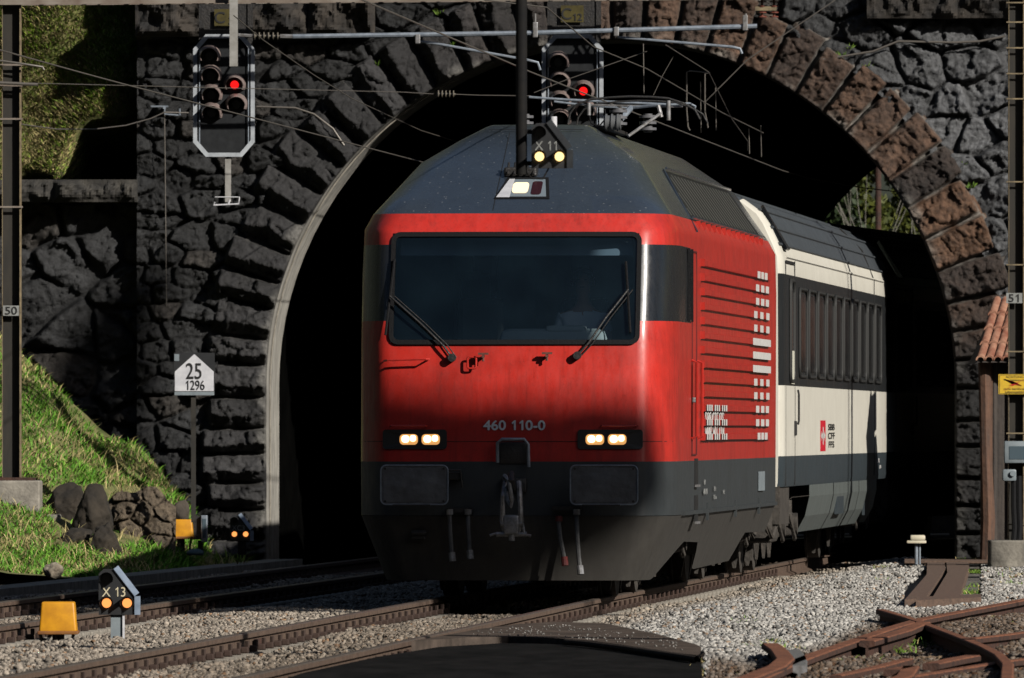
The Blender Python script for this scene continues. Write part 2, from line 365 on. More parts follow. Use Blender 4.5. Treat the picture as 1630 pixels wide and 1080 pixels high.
# loose ballast stones
def stones(name, pts, size, tones, label_cat=None, squash=.7):
    rng = np.random.RandomState(3)
    bm = bmesh.new(); bmesh.ops.create_icosphere(bm, subdivisions=1, radius=.5); bm.verts.ensure_lookup_table()
    base = np.array([q.co[:] for q in bm.verts]); fc = np.array([[q.index for q in f.verts] for f in bm.faces]); bm.free()
    n = len(pts); kinds = base[None]*(.5+.8*rng.rand(24, len(base), 1))
    V = kinds[rng.randint(0, 24, n)]
    a = rng.rand(n)*6.283; ca, sa = np.cos(a), np.sin(a)
    b = rng.rand(n)*6.283; cb, sb = np.cos(b), np.sin(b)
    x, y, z = V[..., 0], V[..., 1]*.8, V[..., 2]*squash
    y, z = y*cb[:, None]-z*sb[:, None], y*sb[:, None]+z*cb[:, None]
    x, y = x*ca[:, None]-y*sa[:, None], x*sa[:, None]+y*ca[:, None]
    V = np.stack([x, y, z], -1)*size[:, None, None] + pts[:, None]
    Fq = fc[None] + (np.arange(n)*len(base))[:, None, None]
    T = np.repeat(tones, len(base), 0)
    return npmesh(name, V.reshape(-1, 3), Fq.reshape(-1, 3), M['ballaststone'], T)
def ballast_points(n_per):
    rng = np.random.RandomState(5); out = []
    ys = rng.uniform(74, 160, int(n_per)); half = 850*ys/F
    xs = rng.uniform(-1, 1, len(ys))*half
    ca = np.array([cA(y) for y in ys]); u = xs-ca; ub = u+3.78
    keep = np.ones(len(ys), bool)
    for uu in (u, ub):
        keep &= ~((np.abs(np.abs(uu)-.75) < .13))
    under = (ys > 117) & (np.abs(u) < 1.3) & (rng.rand(len(ys)) < .7); keep &= ~under
    lim = -6.9 + .058*(ys-100)                        # left edge: kerb along the grass
    keep &= xs > lim - .1
    qx = CX+xs*F/ys; qy = HY+(H+.12)*F/ys; keep &= ~((qx > 1438) & (qx < 1562) & (qy > 888) & (qy < 962) & (qx > 1478-(qy-905)*.9*(qy > 905)))
    qz = HY+(H-.01)*F/ys; keep &= ~((qx > 480) & (qx < 1121) & (qz > np.interp(qx, [480, 600, 700, 800, 900, 1000, 1121], [1068, 1040, 1010, 994, 987, 996, 1028])))
    keep &= rng.rand(len(ys)) < np.where(ys > 100, 1., .8)
    xs, ys, u, ub = xs[keep], ys[keep], u[keep], ub[keep]
    z = -.165 + .02*np.sin(xs*1.3+ys*.21) + .035*vnoise(xs, ys, 9, .9)
    right = sst(1.1, 2.0, u); z = z + right*(.055 + .05*fbm(xs, ys*.4, 21, .8, 3))
    mid = sst(1.0, 1.5, -u)*sst(1.0, 1.5, ub); z = z + mid*.03
    return np.stack([xs, ys, z], -1), right
pts, rt = ballast_points(165000)
rng = np.random.RandomState(8); n = len(pts)
size = rng.uniform(.024, .054, n)*(1+.5*(rng.rand(n) < .12))
g = rng.uniform(.20, .56, n)
tone = np.stack([g*1.0, g*.95, g*.87], -1)
warm = rng.rand(n) < .05; tone[warm] *= np.array([.8, .58, .42]); dk = rng.rand(n) < .10; tone[dk] *= .4
brown = (1-rt)[:, None]; tone = tone*(1-brown*np.array([.22, .30, .38]))
uA = pts[:, 0]-np.array([cA(y) for y in pts[:, 1]])
for uu in (uA, uA+3.78):
    oily = np.exp(-(uu/.55)**4)*.30+np.exp(-((np.abs(uu)-.75)/.20)**2)*.30
    tone = tone*(1-oily[:, None]*np.array([1., 1.1, 1.2])*(.5+rng.rand(n))[:, None])
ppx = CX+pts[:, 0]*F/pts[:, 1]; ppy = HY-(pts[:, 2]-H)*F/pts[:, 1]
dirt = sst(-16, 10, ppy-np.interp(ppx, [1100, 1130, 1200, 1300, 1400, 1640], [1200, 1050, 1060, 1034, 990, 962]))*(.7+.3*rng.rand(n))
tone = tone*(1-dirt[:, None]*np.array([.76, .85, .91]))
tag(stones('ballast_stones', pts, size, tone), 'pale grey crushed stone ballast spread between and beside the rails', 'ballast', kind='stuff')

# ---------------------------------------------------------------- railway tracks
def rail_mb(path, mb=None, zt=0., h=.17, hw=.036, fw=.075, mi0=0, mi1=1):
    """I-section rail swept along (x, y) points"""
    mb = mb or MB()
    prof = [(-fw, -h), (fw, -h), (fw, -h+.018), (.012, -h+.042), (.010, -.052), (hw, -.040), (hw, -.008), (hw-.010, 0), (-hw+.010, 0), (-hw, -.008), (-hw, -.040), (-.010, -.052), (-.012, -h+.042), (-fw, -h+.018)]
    k = len(prof); v = []; pts = [Vector((p[0], p[1], 0)) for p in path]; zz = [p[2] if len(p) > 2 else 0 for p in path]
    for i, p in enumerate(pts):
        d = (pts[min(i+1, len(pts)-1)]-pts[max(i-1, 0)]).normalized(); r = Vector((d.y, -d.x, 0))
        v += [p + r*a + Vector((0, 0, b+zt+zz[i])) for a, b in prof]
    base = len(mb.v); mb.v += [tuple(q) for q in v]
    for i in range(len(pts)-1):
        for j in range(k):
            j2 = (j+1) % k
            mb.f.append((base+i*k+j, base+i*k+j2, base+(i+1)*k+j2, base+(i+1)*k+j)); mb.mi.append(mi1 if j in (6, 7, 8) else mi0)
    mb.f.append(tuple(base+j for j in range(k))); mb.mi.append(mi0)
    mb.f.append(tuple(base+(len(pts)-1)*k+j for j in range(k-1, -1, -1))); mb.mi.append(mi0)
    return mb
def make_track(cf, y0, y1, label, name='railway_track', n_sl=100, step=.72, ys0=74.):
    root = empty(name, (cf(116), 116, -.17), label, 'railway track')
    off = Vector((cf(116), 116, -.17))
    for s in (-1, 1):
        path = [(cf(y)+s*.753-off.x, y-off.y) for y in np.arange(y0, y1+.1, 1.5)]
        rail_mb(path, zt=-off.z).build('rail', [M['railside'], M['railtop']], root, smooth=True)
        jm = MB()
        for yj in (97.6, 131.3):
            d = tdir(yj); c = Vector((cf(yj)+s*.753, yj, 0)) - off
            for q in (-1, 1):
                r = Vector((d.y, -d.x, 0))*(q*.028)
                a = c + r
                jm.prism([a+d*-.3+Vector((0,0,-.13+.17*0)), a+d*.3+Vector((0,0,-.13)), a+d*.3+Vector((0,0,-.06)), a+d*-.3+Vector((0,0,-.06))], r*.6)
        jm.build('fishplate', M['rustdark'], root)
    sm = MB(); sm.box((-1.25, -.12, -.13), (1.25, .12, .0), 0, .02)
    for s in (-1, 1):
        sm.box((min(s*.89, s*1.01), -.09, -.02), (max(s*.89, s*1.01), .09, .05), 0, .015)
        for q in (-1, 1):
            x = s*.753 + q*.125
            sm.box((x-.05, -.055, 0), (x+.05, .055, .035), 0, .008)
            sm.box((x-.03-q*.02, -.04, .035), (x+.03-q*.02, .04, .085), 1, .01)
            sm.cyl((x, 0, .08), (x, 0, .13), .018, n=6, mi=1)
    sp = sm.build('sleeper', [M['sleeper'], M['clip']], root)
    ysl = [ys0 + k*step for k in range(n_sl)]
    for i, y in enumerate(ysl):
        o = sp if i == 0 else sp.copy()
        if i: COL.objects.link(o)
        o.location = (cf(y)-off.x, y-off.y, -.005+.17*0 + .0); o.rotation_euler = (0, 0, -math.atan(cf(y+.5)-cf(y-.5)))
    return root
make_track(cA, 62, 190, 'nearer railway track with rusty brown rails running under the red locomotive')
make_track(cB, 62, 190, 'farther railway track left of the locomotive, mostly in its shadow', n_sl=80, ys0=88.)

# ---------------------------------------------------------------- tunnel portal
YP, ACX, ACZ, AR = 158.2, 1.241, 2.134, 4.353
ZG = -.25
portal = empty('tunnel_portal', (ACX, YP, ZG), 'dark sooty stone tunnel mouth with arch ring of rough blocks around the train', 'tunnel portal')
PO = Vector((ACX, YP, ZG))
# rubble face: relief modelled on a fine grid
def rubble(x, z, cell=(.50, .34), seed=4, depth=.11, amp=1., jit=.34, warp=1., gap=.065):
    rng = np.random.RandomState(seed); cs, ch = cell
    ni = int((x.max()-x.min())/cs)+4; nj = int((z.max()-z.min())/ch)+4; pts = []
    for j in range(nj):
        for i in range(ni):
            if rng.rand() < .13: continue
            pts.append((x.min()-cs + (i+(j % 2)*.5+rng.uniform(-.36, .36))*cs, z.min()-ch + (j+rng.uniform(-jit, jit))*ch))
    pts = np.array(pts); n = len(pts)
    kd = kdtree.KDTree(n); sx = 1/cs*.42; sz = 1/ch*.42
    for i, (a, b) in enumerate(pts): kd.insert((a*sx, b*sz, 0), i)
    kd.balance()
    wx = x + warp*.16*(fbm(x, z, 31, 3., 3)-.5); wz = z + warp*.14*(fbm(x, z, 57, 3., 3)-.5)
    shp = x.shape; wx = wx.ravel()*sx; wz = wz.ravel()*sz
    F1 = np.empty(len(wx)); F2 = np.empty(len(wx)); I = np.empty(len(wx), int)
    for k in range(len(wx)):
        r = kd.find_n((wx[k], wz[k], 0), 2); F1[k] = r[0][2]; I[k] = r[0][1]; F2[k] = r[1][2]
    F1 = F1.reshape(shp); F2 = F2.reshape(shp); I = I.reshape(shp)
    e = F2-F1
    tilt = rng.uniform(-.30, .30, (n, 2)); off = rng.uniform(-.04, .05, n)
    px = pts[I]; facet = tilt[I, 0]*(x-px[..., 0]) + tilt[I, 1]*(z-px[..., 1]) + off[I]
    rough = (fbm(x, z, 5, 4.2, 6, .7)-.5)*.07
    m = sst(.0, gap, e)
    h = (facet + rough*amp + depth)*m + (fbm(x, z, 99, 8, 3)-.5)*.02
    return h, I, m, rng.rand(n)
def facets(x, z, cell, seed, amp):
    """small angular chisel planes"""
    rng = np.random.RandomState(seed); ni = int((x.max()-x.min())/cell)+3; nj = int((z.max()-z.min())/cell)+3
    px_ = x.min()-cell+(np.arange(ni)[None]+rng.uniform(-.45, .45, (nj, ni))+.5)*cell; pz_ = z.min()-cell+(np.arange(nj)[:, None]+rng.uniform(-.45, .45, (nj, ni))+.5)*cell
    tx = rng.uniform(-1, 1, (nj, ni)); tz = rng.uniform(-1, 1, (nj, ni)); of = rng.uniform(-.5, .5, (nj, ni))*cell
    ci = np.floor((x-x.min()+cell)/cell).astype(int); cj = np.floor((z-z.min()+cell)/cell).astype(int); best = np.full(x.shape, 9.); out = np.zeros(x.shape)
    for a in (-1, 0, 1):
        for b in (-1, 0, 1):
            I_ = np.clip(ci+a, 0, ni-1); J_ = np.clip(cj+b, 0, nj-1); dx_ = x-px_[J_, I_]; dz_ = z-pz_[J_, I_]; d = dx_*dx_+dz_*dz_
            k = d < best; out = np.where(k, (tx[J_, I_]*dx_+tz[J_, I_]*dz_+of[J_, I_]*.5), out); best = np.where(k, d, best)
    return out*amp
x0, x1, z0, z1, dx = -4.72, 8.6, -.25, 8.2, .02
gx, gz = np.meshgrid(np.arange(x0, x1, dx), np.arange(z0, z1, dx))
h, I, m_, rnd = rubble(gx, gz, (.54, .40), gap=.07)
h2, I2, m2_, rnd2 = rubble(gx, gz, (.48, .235), seed=8, depth=.11, jit=.16, warp=.6, gap=.085)
lf = gx < ACX-1.5
rs_ = np.where(lf, rnd2[I2], rnd[I]); h = np.where(lf, h2, h); m_ = np.where(lf, m2_, m_)
h = h+(facets(gx+.05*fbm(gx, gz, 2, 6, 3), gz+.05*fbm(gx, gz, 3, 6, 3), .30, 43, .24)+facets(gx+.03*fbm(gx, gz, 4, 9, 3), gz, .14, 3, .28)+facets(gx, gz, .055, 6, .55))*m_
def ring_r(gx, gz):
    return np.where(gz > ACZ, np.hypot(gx-ACX, gz-ACZ), np.abs(gx-ACX))
rr = ring_r(gx, gz)
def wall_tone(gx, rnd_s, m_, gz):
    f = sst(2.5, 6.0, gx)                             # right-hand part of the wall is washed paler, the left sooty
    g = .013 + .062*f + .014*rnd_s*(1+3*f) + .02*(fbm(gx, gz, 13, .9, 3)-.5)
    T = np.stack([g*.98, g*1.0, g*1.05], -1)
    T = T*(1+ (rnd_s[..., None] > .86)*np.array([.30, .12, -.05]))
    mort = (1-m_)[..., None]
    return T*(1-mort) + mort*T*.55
def gridfaces(nj, ni, mask=None):
    a = np.arange(nj*ni).reshape(nj, ni)
    q = np.stack([a[:-1, :-1], a[:-1, 1:], a[1:, 1:], a[1:, :-1]], -1)
    if mask is not None: q = q[mask[:-1, :-1]]
    return q.reshape(-1, 4)
def compact(V, T, Fq):
    used = np.unique(Fq); mp = np.full(len(V), -1); mp[used] = np.arange(len(used)); return V[used], T[used], mp[Fq]
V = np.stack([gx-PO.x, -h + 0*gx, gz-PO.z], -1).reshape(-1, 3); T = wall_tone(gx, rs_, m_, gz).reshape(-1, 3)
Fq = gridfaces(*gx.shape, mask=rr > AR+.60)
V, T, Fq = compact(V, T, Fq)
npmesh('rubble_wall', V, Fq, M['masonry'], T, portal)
# left return of the wall
mb = MB(); mb.box((x0-PO.x-.0, .10, 0), (x0-PO.x+.35, 3.2, z1-PO.z)); mb.build('wall_return', M['rock'], portal)
# ring of rough voussoirs: path coordinate s along the arch, t outward
leg = ACZ - (-.15); arc = math.pi*AR; tot = 2*leg+arc
s_ = np.arange(0, tot, .018); t_ = np.arange(-.02, .98, .018); S, Tt = np.meshgrid(s_, t_)
rng = np.random.RandomState(12); cuts = [0]
while cuts[-1] < tot: cuts.append(cuts[-1] + (rng.uniform(.32, .40) if (cuts[-1] < leg+1.2 or cuts[-1] > leg+arc-1.2) else rng.uniform(.355, .45)))
cuts = np.array(cuts); idx = np.clip(np.searchsorted(cuts, S, side='right')-1, 0, len(cuts)-2)
Sw = S + .03*(fbm(S, Tt, 61, 3, 3)-.5)
lo, hi = cuts[idx], cuts[idx+1]; e = np.minimum(Sw-lo, hi-Sw)
nst = len(cuts); length = rng.uniform(.72, .86, nst)[idx]; off = rng.uniform(.0, .10, nst)[idx]; tl = rng.uniform(-.28, .28, nst)[idx]; tl2 = rng.uniform(-.09, .09, nst)[idx]; rs = rng.rand(nst)[idx]
et = np.minimum(length + .02*(fbm(S, Tt, 5, 4, 2)-.5) - Tt, Tt + .12)
m_ = sst(.010, .045, e)*sst(.0, .06, et)
mid = (Sw-(lo+hi)/2)
left = S < tot*.47
ridge = np.where(left, -1., .2)*(mid)*.35             # stones on the left leg slope outward toward the top
def arch_xy(S, Tt, r0=AR):
    th = (S-leg)/AR; inarc = (S >= leg) & (S <= leg+arc); rad = r0+Tt
    x = np.where(S < leg, ACX-rad, np.where(inarc, ACX-rad*np.cos(th), ACX+rad))
    z = np.where(S < leg, -.15+S, np.where(inarc, ACZ+rad*np.sin(th), ACZ-(S-leg-arc)))
    return x, z
cc_ = np.clip((Sw-lo)/(hi-lo), 0, 1); cr = np.clip(.30+.5*(fbm(Tt+rs*7, S*.4, 27, 3.2, 4, .6)-.35), .08, .8)
prof = np.where(cc_ > cr, 1-(cc_-cr)/(1-cr)*.75, (cc_/cr)**1.8*.9); lw = sst(3.0, .6, arch_xy(S, Tt)[0])
hh = (.07 + off*.8 + lw*.19*prof + (1-lw)*(.11+tl*mid*.8) + tl2*(Tt-.35) + (fbm(S+rs*9, Tt, 15, 3.4, 6, .7)-.5)*.09)*m_
hh = hh+(facets(S+.05*fbm(S, Tt, 2, 6, 3), Tt, .30, 53, .26)+facets(S+.03*fbm(S, Tt, 4, 9, 3), Tt, .15, 13, .32)+facets(S, Tt, .055, 16, .5))*m_
hh = np.where(Tt > length+.02, -.06, hh) ; hh = np.maximum(hh, -.06); hh = np.where(Tt < -.01, -.05, np.where(Tt < .01, np.maximum(hh, .02), hh))
mort = (1-m_)*(Tt < length+.03)
hh = hh + mort*.02
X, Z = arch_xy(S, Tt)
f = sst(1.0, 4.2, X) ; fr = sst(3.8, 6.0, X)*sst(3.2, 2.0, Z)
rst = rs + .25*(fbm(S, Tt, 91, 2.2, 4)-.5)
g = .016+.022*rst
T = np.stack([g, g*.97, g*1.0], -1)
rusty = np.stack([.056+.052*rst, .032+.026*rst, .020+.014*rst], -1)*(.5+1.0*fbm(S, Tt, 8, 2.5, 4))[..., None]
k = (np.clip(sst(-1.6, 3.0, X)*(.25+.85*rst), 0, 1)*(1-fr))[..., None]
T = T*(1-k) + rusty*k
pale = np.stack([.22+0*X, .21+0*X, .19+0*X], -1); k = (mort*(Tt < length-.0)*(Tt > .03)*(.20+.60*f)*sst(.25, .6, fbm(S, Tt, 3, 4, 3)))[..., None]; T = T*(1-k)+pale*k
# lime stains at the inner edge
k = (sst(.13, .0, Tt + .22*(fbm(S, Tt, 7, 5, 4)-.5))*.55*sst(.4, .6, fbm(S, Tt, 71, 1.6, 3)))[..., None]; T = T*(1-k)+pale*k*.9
T = T*(1-.7*sst(3.8, 5., X)*sst(3.6, 2.4, Z))[..., None]  # right leg darkened low down: shade of shed and mast put into the colour
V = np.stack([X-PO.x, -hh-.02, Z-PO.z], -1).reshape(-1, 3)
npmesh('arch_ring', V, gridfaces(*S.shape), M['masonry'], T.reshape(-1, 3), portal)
# concrete lining lip and black bore
def centre(Y):                                        # tunnel axis, curving to the right
    return ACX + .0745*(Y-YP) + .0042*max(0, Y-YP)**2
def sweep(Ylist, r, n=48, dz=0., z0=-.25):
    v = []
    for Y in Ylist:
        c = centre(Y)
        ring = [(c-r, Y, z0), (c-r, Y, ACZ*.5)] + [(c-r*math.cos(math.pi*k/n), Y, ACZ+r*math.sin(math.pi*k/n)) for k in range(n+1)] + [(c+r, Y, ACZ*.5), (c+r, Y, z0)]
        v += ring
    m = n+5
    return v, [(i*m+j, i*m+j+1, (i+1)*m+j+1, (i+1)*m+j) for i in range(len(Ylist)-1) for j in range(m-1)], m
mb = MB(); Yf, Yb = YP-.03, YP+1.7
va, fa, m = sweep([Yf, YP+.4, YP+.9, Yb], AR-.01); mb.add(va, fa)
vb, fb, m = sweep([Yf, Yb], AR+.045); mb.add(vb, fb)
for Yq in (Yf, Yb):
    v1, _, m = sweep([Yq], AR-.01); v2, _, m = sweep([Yq], AR+.045)
    mb.add(v1+v2, [(j, j+1, m+j+1, m+j) for j in range(m-1)])
mb.v = [tuple(Vector(q)-PO) for q in mb.v]
mb.build('lining', M['paleconcrete'], portal, smooth=True)
mb = MB()                                             # cables clipped along the left edge of the lining
for rad, Yc in ((AR-.03, YP+.38),):
    pts = [(centre(Yc)-rad, Yc, -.1), (centre(Yc)-rad, Yc, 1.)] + [(centre(Yc)-rad*math.cos(t), Yc, ACZ+rad*math.sin(t)) for t in np.linspace(0, 1.1, 24)]
    mb.tube([Vector(q)-PO for q in pts], .010)
mb.build('cable', M['concrete'], portal)
YE = 191.
mb = MB(); Ys = [YP+.3, YP+1.71] + [YP+3+k*2.1 for k in range(15)] + [YE]
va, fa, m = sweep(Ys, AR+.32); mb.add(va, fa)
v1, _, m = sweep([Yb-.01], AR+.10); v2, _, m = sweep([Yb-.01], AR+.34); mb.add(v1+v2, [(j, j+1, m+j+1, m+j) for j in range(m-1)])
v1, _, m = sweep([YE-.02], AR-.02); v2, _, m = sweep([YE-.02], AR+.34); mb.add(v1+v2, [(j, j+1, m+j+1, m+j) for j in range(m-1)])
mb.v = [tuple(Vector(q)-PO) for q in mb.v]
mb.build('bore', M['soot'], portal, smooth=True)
mb = MB()                                             # invert: sooty trackbed
v = []
for Y in Ys: v += [(centre(Y)-AR-.3-PO.x, Y-PO.y, .12), (centre(Y)+AR+.3-PO.x, Y-PO.y, .12)]
mb.add(v, [(2*i, 2*i+1, 2*i+3, 2*i+2) for i in range(len(Ys)-1)]); mb.build('bore_floor', M['soot'], portal)
# far portal wall
mb = MB(); v1, _, m = sweep([YE], AR)
v1 = [Vector(q)-PO for q in v1]; outer = []
c = centre(YE)
for j, q in enumerate(v1):
    t = j/(m-1); ang = math.pi*t; outer.append(Vector((c-PO.x-14*math.cos(ang), YE-PO.y, 11*math.sin(ang))))
mb.add(v1+outer, [(j, j+1, m+j+1, m+j) for j in range(m-1)]); mb.build('far_wall', M['rock'], portal)
# string course over the arch: projecting rough blocks, left and right of the keystone area
def rough_block(mb, a, b, seed, amp=.17, step=.03):
    """box whose front (-Y) face is chiselled"""
    xs = np.arange(a[0], b[0]+step*.5, step); zs = np.arange(a[2], b[2]+step*.5, step); gx, gz = np.meshgrid(xs, zs)
    e = np.minimum(np.minimum(gx-a[0], b[0]-gx), np.minimum(gz-a[2], b[2]-gz)); h = (fbm(gx+seed, gz, seed, 3.5, 4, .55)-.3)*amp*3*sst(0, .08, e)
    v = np.stack([gx, a[1]-h, gz], -1).reshape(-1, 3); mb.add(v.tolist(), gridfaces(*gx.shape).tolist())
    mb.box((a[0], a[1]+.005, a[2]), (b[0], b[1], b[2]))
def course(name, xa, xb, za, zb, yf, mat_, root, o, seed):
    mb = MB(); x = xa; k = 0; rg = random.Random(seed)
    while x < xb-.2:
        w = min(rg.uniform(.8, 1.35), xb-x)
        rough_block(mb, (x+.008-o.x, yf-o.y+rg.uniform(-.02, .03), za-o.z+rg.uniform(-.015, .02)), (x+w-.008-o.x, YP-o.y+.1, zb-o.z), seed*7+k); x += w; k += 1
    return mb.build(name, mat_, root)
M['courseb'] = mat('course_stone', (.012, .0115, .0115), .9, (.042, .034, .027), 3, bump=1., bscale=12)
course('string_course', -4.74, -1.72, 6.52, 7.0, YP-.42, M['courseb'], portal, PO, 2)
course('string_course', 4.45, 8.6, 6.72, 7.1, YP-.42, M['courseb'], portal, PO, 5)
# little plants rooting in the joints
def tuft_mesh(pts, hgt, n_each, rg, wid=.012, greens=((.10, .22, .02), (.2, .3, .05))):
    V = []; Fq = []; T = []
    for p in pts:
        for k in range(n_each):
            a = rg.uniform(0, 6.28); r = rg.uniform(0, .35)*hgt; b = Vector(p)+Vector((math.cos(a)*r, math.sin(a)*r*.5, 0)); h = hgt*rg.uniform(.4, 1.1)
            lean = Vector((math.cos(a)*rg.uniform(.1, .9), math.sin(a)*.5-.2, rg.uniform(.3, 1))).normalized()*h
            s = Vector((rg.uniform(-1, 1), rg.uniform(-.4, .4), 0)).normalized()*wid
            o = len(V); V += [b-s, b+s, b+lean*.6+s*.8, b+lean]; Fq.append((o, o+1, o+2, o+3))
            t = rg.random(); c = [greens[0][q]*(1-t)+greens[1][q]*t for q in range(3)]; T += [c]*4
    return np.array([tuple(q) for q in V]), np.array(Fq), np.array(T)
rg = random.Random(4)
for k, (px, py) in enumerate(((1352, 80), (1380, 108), (1535, 264), (1545, 300), (720, 75), (600, 105), (800, 20), (700, 25), (1340, 92))):
    q = P(px, py, YP-.14)
    V, Fq, T = tuft_mesh([(q.x-PO.x, q.y-PO.y, q.z-PO.z)], .10, 26, rg, .009)
    npmesh('joint_plant', V, Fq, M['leaf'], T, portal)

# wing wall at the left with its coping
wing = empty('wing_wall', (-7, 158.5, -.25), 'low dark rubble wing wall with flat coping left of the tunnel mouth', 'wall'); WO = Vector((-7, 158.5, -.25))
gx, gz = np.meshgrid(np.arange(-9.4, -4.62, .024), np.arange(-.25, 4.44, .024)); h, I, m_, rnd = rubble(gx, gz, (.66, .50), seed=23, gap=.08)
h = h+(facets(gx+.05*fbm(gx, gz, 2, 6, 3), gz, .32, 33, .25)+facets(gx+.03*fbm(gx, gz, 4, 9, 3), gz, .15, 33, .28)+facets(gx, gz, .06, 36, .5))*m_
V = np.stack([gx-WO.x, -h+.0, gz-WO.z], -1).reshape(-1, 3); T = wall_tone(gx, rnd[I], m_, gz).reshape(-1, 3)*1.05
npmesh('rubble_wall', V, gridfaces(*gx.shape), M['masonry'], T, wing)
YPs = YP; YP = 158.6
course('coping', -9.4, -4.70, 4.43, 4.71, 157.95, mat('coping_stone', (.018, .017, .016), .9, (.055, .050, .042), 5, bump=1., bscale=14), wing, WO, 9); YP = YPs

# ---------------------------------------------------------------- grass
def blades(name, fn, n, hgt, label, seed, wid=.010, straw=.45, ylean=-.35, greens=((.045, .12, .012), (.13, .26, .025)), par=None):
    """n grass blades rooted on points given by fn(rng, n) -> (pts)"""
    rng = np.random.RandomState(seed); p, h_s = fn(rng, n); n = len(p)
    a = rng.rand(n)*6.283; h = hgt*rng.uniform(.45, 1.25, n)*h_s
    lean = np.stack([np.cos(a)*.55, np.sin(a)*.45+ylean, rng.uniform(.35, 1.1, n)], -1); lean /= np.linalg.norm(lean, axis=1)[:, None]; lean *= h[:, None]
    sa = rng.rand(n)*3.14; s = np.stack([np.cos(sa), np.sin(sa)*.5, 0*sa], -1)*wid*rng.uniform(.5, 1.4, n)[:, None]
    droop = np.stack([np.cos(a)*.25*h, np.sin(a)*.2*h-.15*h, -.12*h], -1)
    v = np.stack([p-s, p+s, p+lean*.6+s*.7, p+lean*.6-s*.7, p+lean+droop], 1)
    f = (np.array([[0, 1, 2], [0, 2, 3], [3, 2, 4]])[None] + (np.arange(n)*5)[:, None, None]).reshape(-1, 3)
    patch = fbm(p[:, 0], p[:, 2]+p[:, 1]*.5, seed+3, 1.6, 4); st = (rng.rand(n)*.9+.55*(patch-.5)*4*.5) < straw*1.0
    t = rng.rand(n)[:, None]; c = np.array(greens[0])*(1-t)+np.array(greens[1])*t
    sc_ = np.array([.56, .46, .20])*(.5+.8*rng.rand(n))[:, None]; c = np.where(st[:, None], sc_, c)
    o = npmesh(name, v.reshape(-1, 3), f, M['grassblade'], np.repeat(c, 5, 0)); tag(o, label, 'grass', kind='stuff'); return o
# upper slope above the wing wall: a steep bank, its foot hollowed in only to hold shade
def upy(x, z):
    t = -4.74-x; d = (5.70-.73*t)-z; hol = sst(-.15, .55, d+.15*np.sin(x*5+z*3))*sst(2.6, 1.3, t)
    return YP+.30+(z-4.6)*.22+.16*np.sin(x*1.9+z*1.3)+.07*np.sin(x*5.1-z*3.3)+1.7*hol
gx, gz = np.meshgrid(np.arange(-12, -4.2, .10), np.arange(4.4, 9.5, .10))
tag(npmesh('upper_slope', np.stack([gx, upy(gx, gz), gz], -1).reshape(-1, 3), gridfaces(*gx.shape), M['soil'], smooth=True), kind='structure')
def fu(rng, n):
    x = rng.uniform(-7.2, -4.5, n); z = 4.6+rng.rand(n)*2.6
    return np.stack([x, upy(x, z)+.01, z], -1), .5+1.0*fbm(x, z, 5, 2.2, 4)
blades('slope_grass', fu, 60000, .11, 'green and straw coloured rough grass on the steep slope above the wing wall', 3, .008, .42, ylean=-.3, greens=((.14, .30, .02), (.42, .58, .07)))
# lower bank: heights read off the photograph as rows at two distances
bx = [-9.5, -7.4, -6.15, -5.9, -5.65, -5.2, -4.75, -4.35, -4.1, -3.9, -3.7, -3.4]
bt = [4.0, 3.2, 2.48, 2.36, 2.12, 1.62, 1.32, .90, .62, .30, -.05, -.2]     # at the wall (Y 156.6)
bf = [.6, .5, .05, .0, -.05, -.08, -.12, -.15, -.18, -.2, -.22, -.25]     # at the toe (Y 143)
def bank(x, y):
    t = np.clip((y-143)/(156.6-143), 0, 1); T1 = np.interp(x, bx, bt); B1 = np.interp(x, bx, bf)
    s = t**1.15
    return B1*(1-s)+T1*s + .09*np.sin(x*3.1+y*.9)*t + .05*np.sin(x*7.3-y*2.1)*t
gx, gy = np.meshgrid(np.arange(-9.5, -3.2, .12), np.arange(141, 157.4, .3)); gz = bank(gx, gy)
npm = npmesh('grass_bank', np.stack([gx, gy, gz], -1).reshape(-1, 3), gridfaces(*gx.shape), M['soil'], smooth=True); tag(npm, kind='structure')
def fb(rng, n):
    x = rng.uniform(-6.6, -3.5, n); y = 142+rng.rand(n)*14.6; z = bank(x, y); cl = .45+1.0*fbm(x, y*.6, 15, 1.8, 4)
    px = CX+x*F/y; py = HY-(z-H)*F/y
    bare = (px > 85) & (px < 262) & (py > 775+.0*px) & (py < 868) ; keep = (~bare | (rng.rand(n) < .05)) & (x < -3.75+.0*y)
    keep &= ~((x < -5.5) & (np.abs(y-148.4) < .45) & (x > -6.1))
    return np.stack([x, y, z-.02], -1)[keep], cl[keep]
blades('bank_grass', fb, 52000, .13, 'bright green grass on the bank below the wing wall around mast 50', 9, .008, .22, greens=((.06, .22, .014), (.21, .46, .035)))
def fstalk(rng, n):
    x = rng.uniform(-6.6, -4.0, n); y = 143+rng.rand(n)*13; return np.stack([x, y, bank(x, y)-.02], -1), .4+1.2*fbm(x, y*.6, 25, 1.2, 3)**2
blades('dead_stalks', fstalk, 2600, .30, 'dead straw coloured stalks standing among the green bank grass', 79, .005, 2.)
def fk(rng, n):
    x = rng.uniform(-4.6, -3.25, n); y = 150+rng.rand(n)*5; return np.stack([x, y, 0*x-.14], -1), .6+.8*rng.rand(n)
blades('verge_grass', fk, 3500, .20, 'pale green weeds along the foot of the portal behind the yellow box', 19, .008, .3, greens=((.12, .22, .02), (.28, .42, .05)))
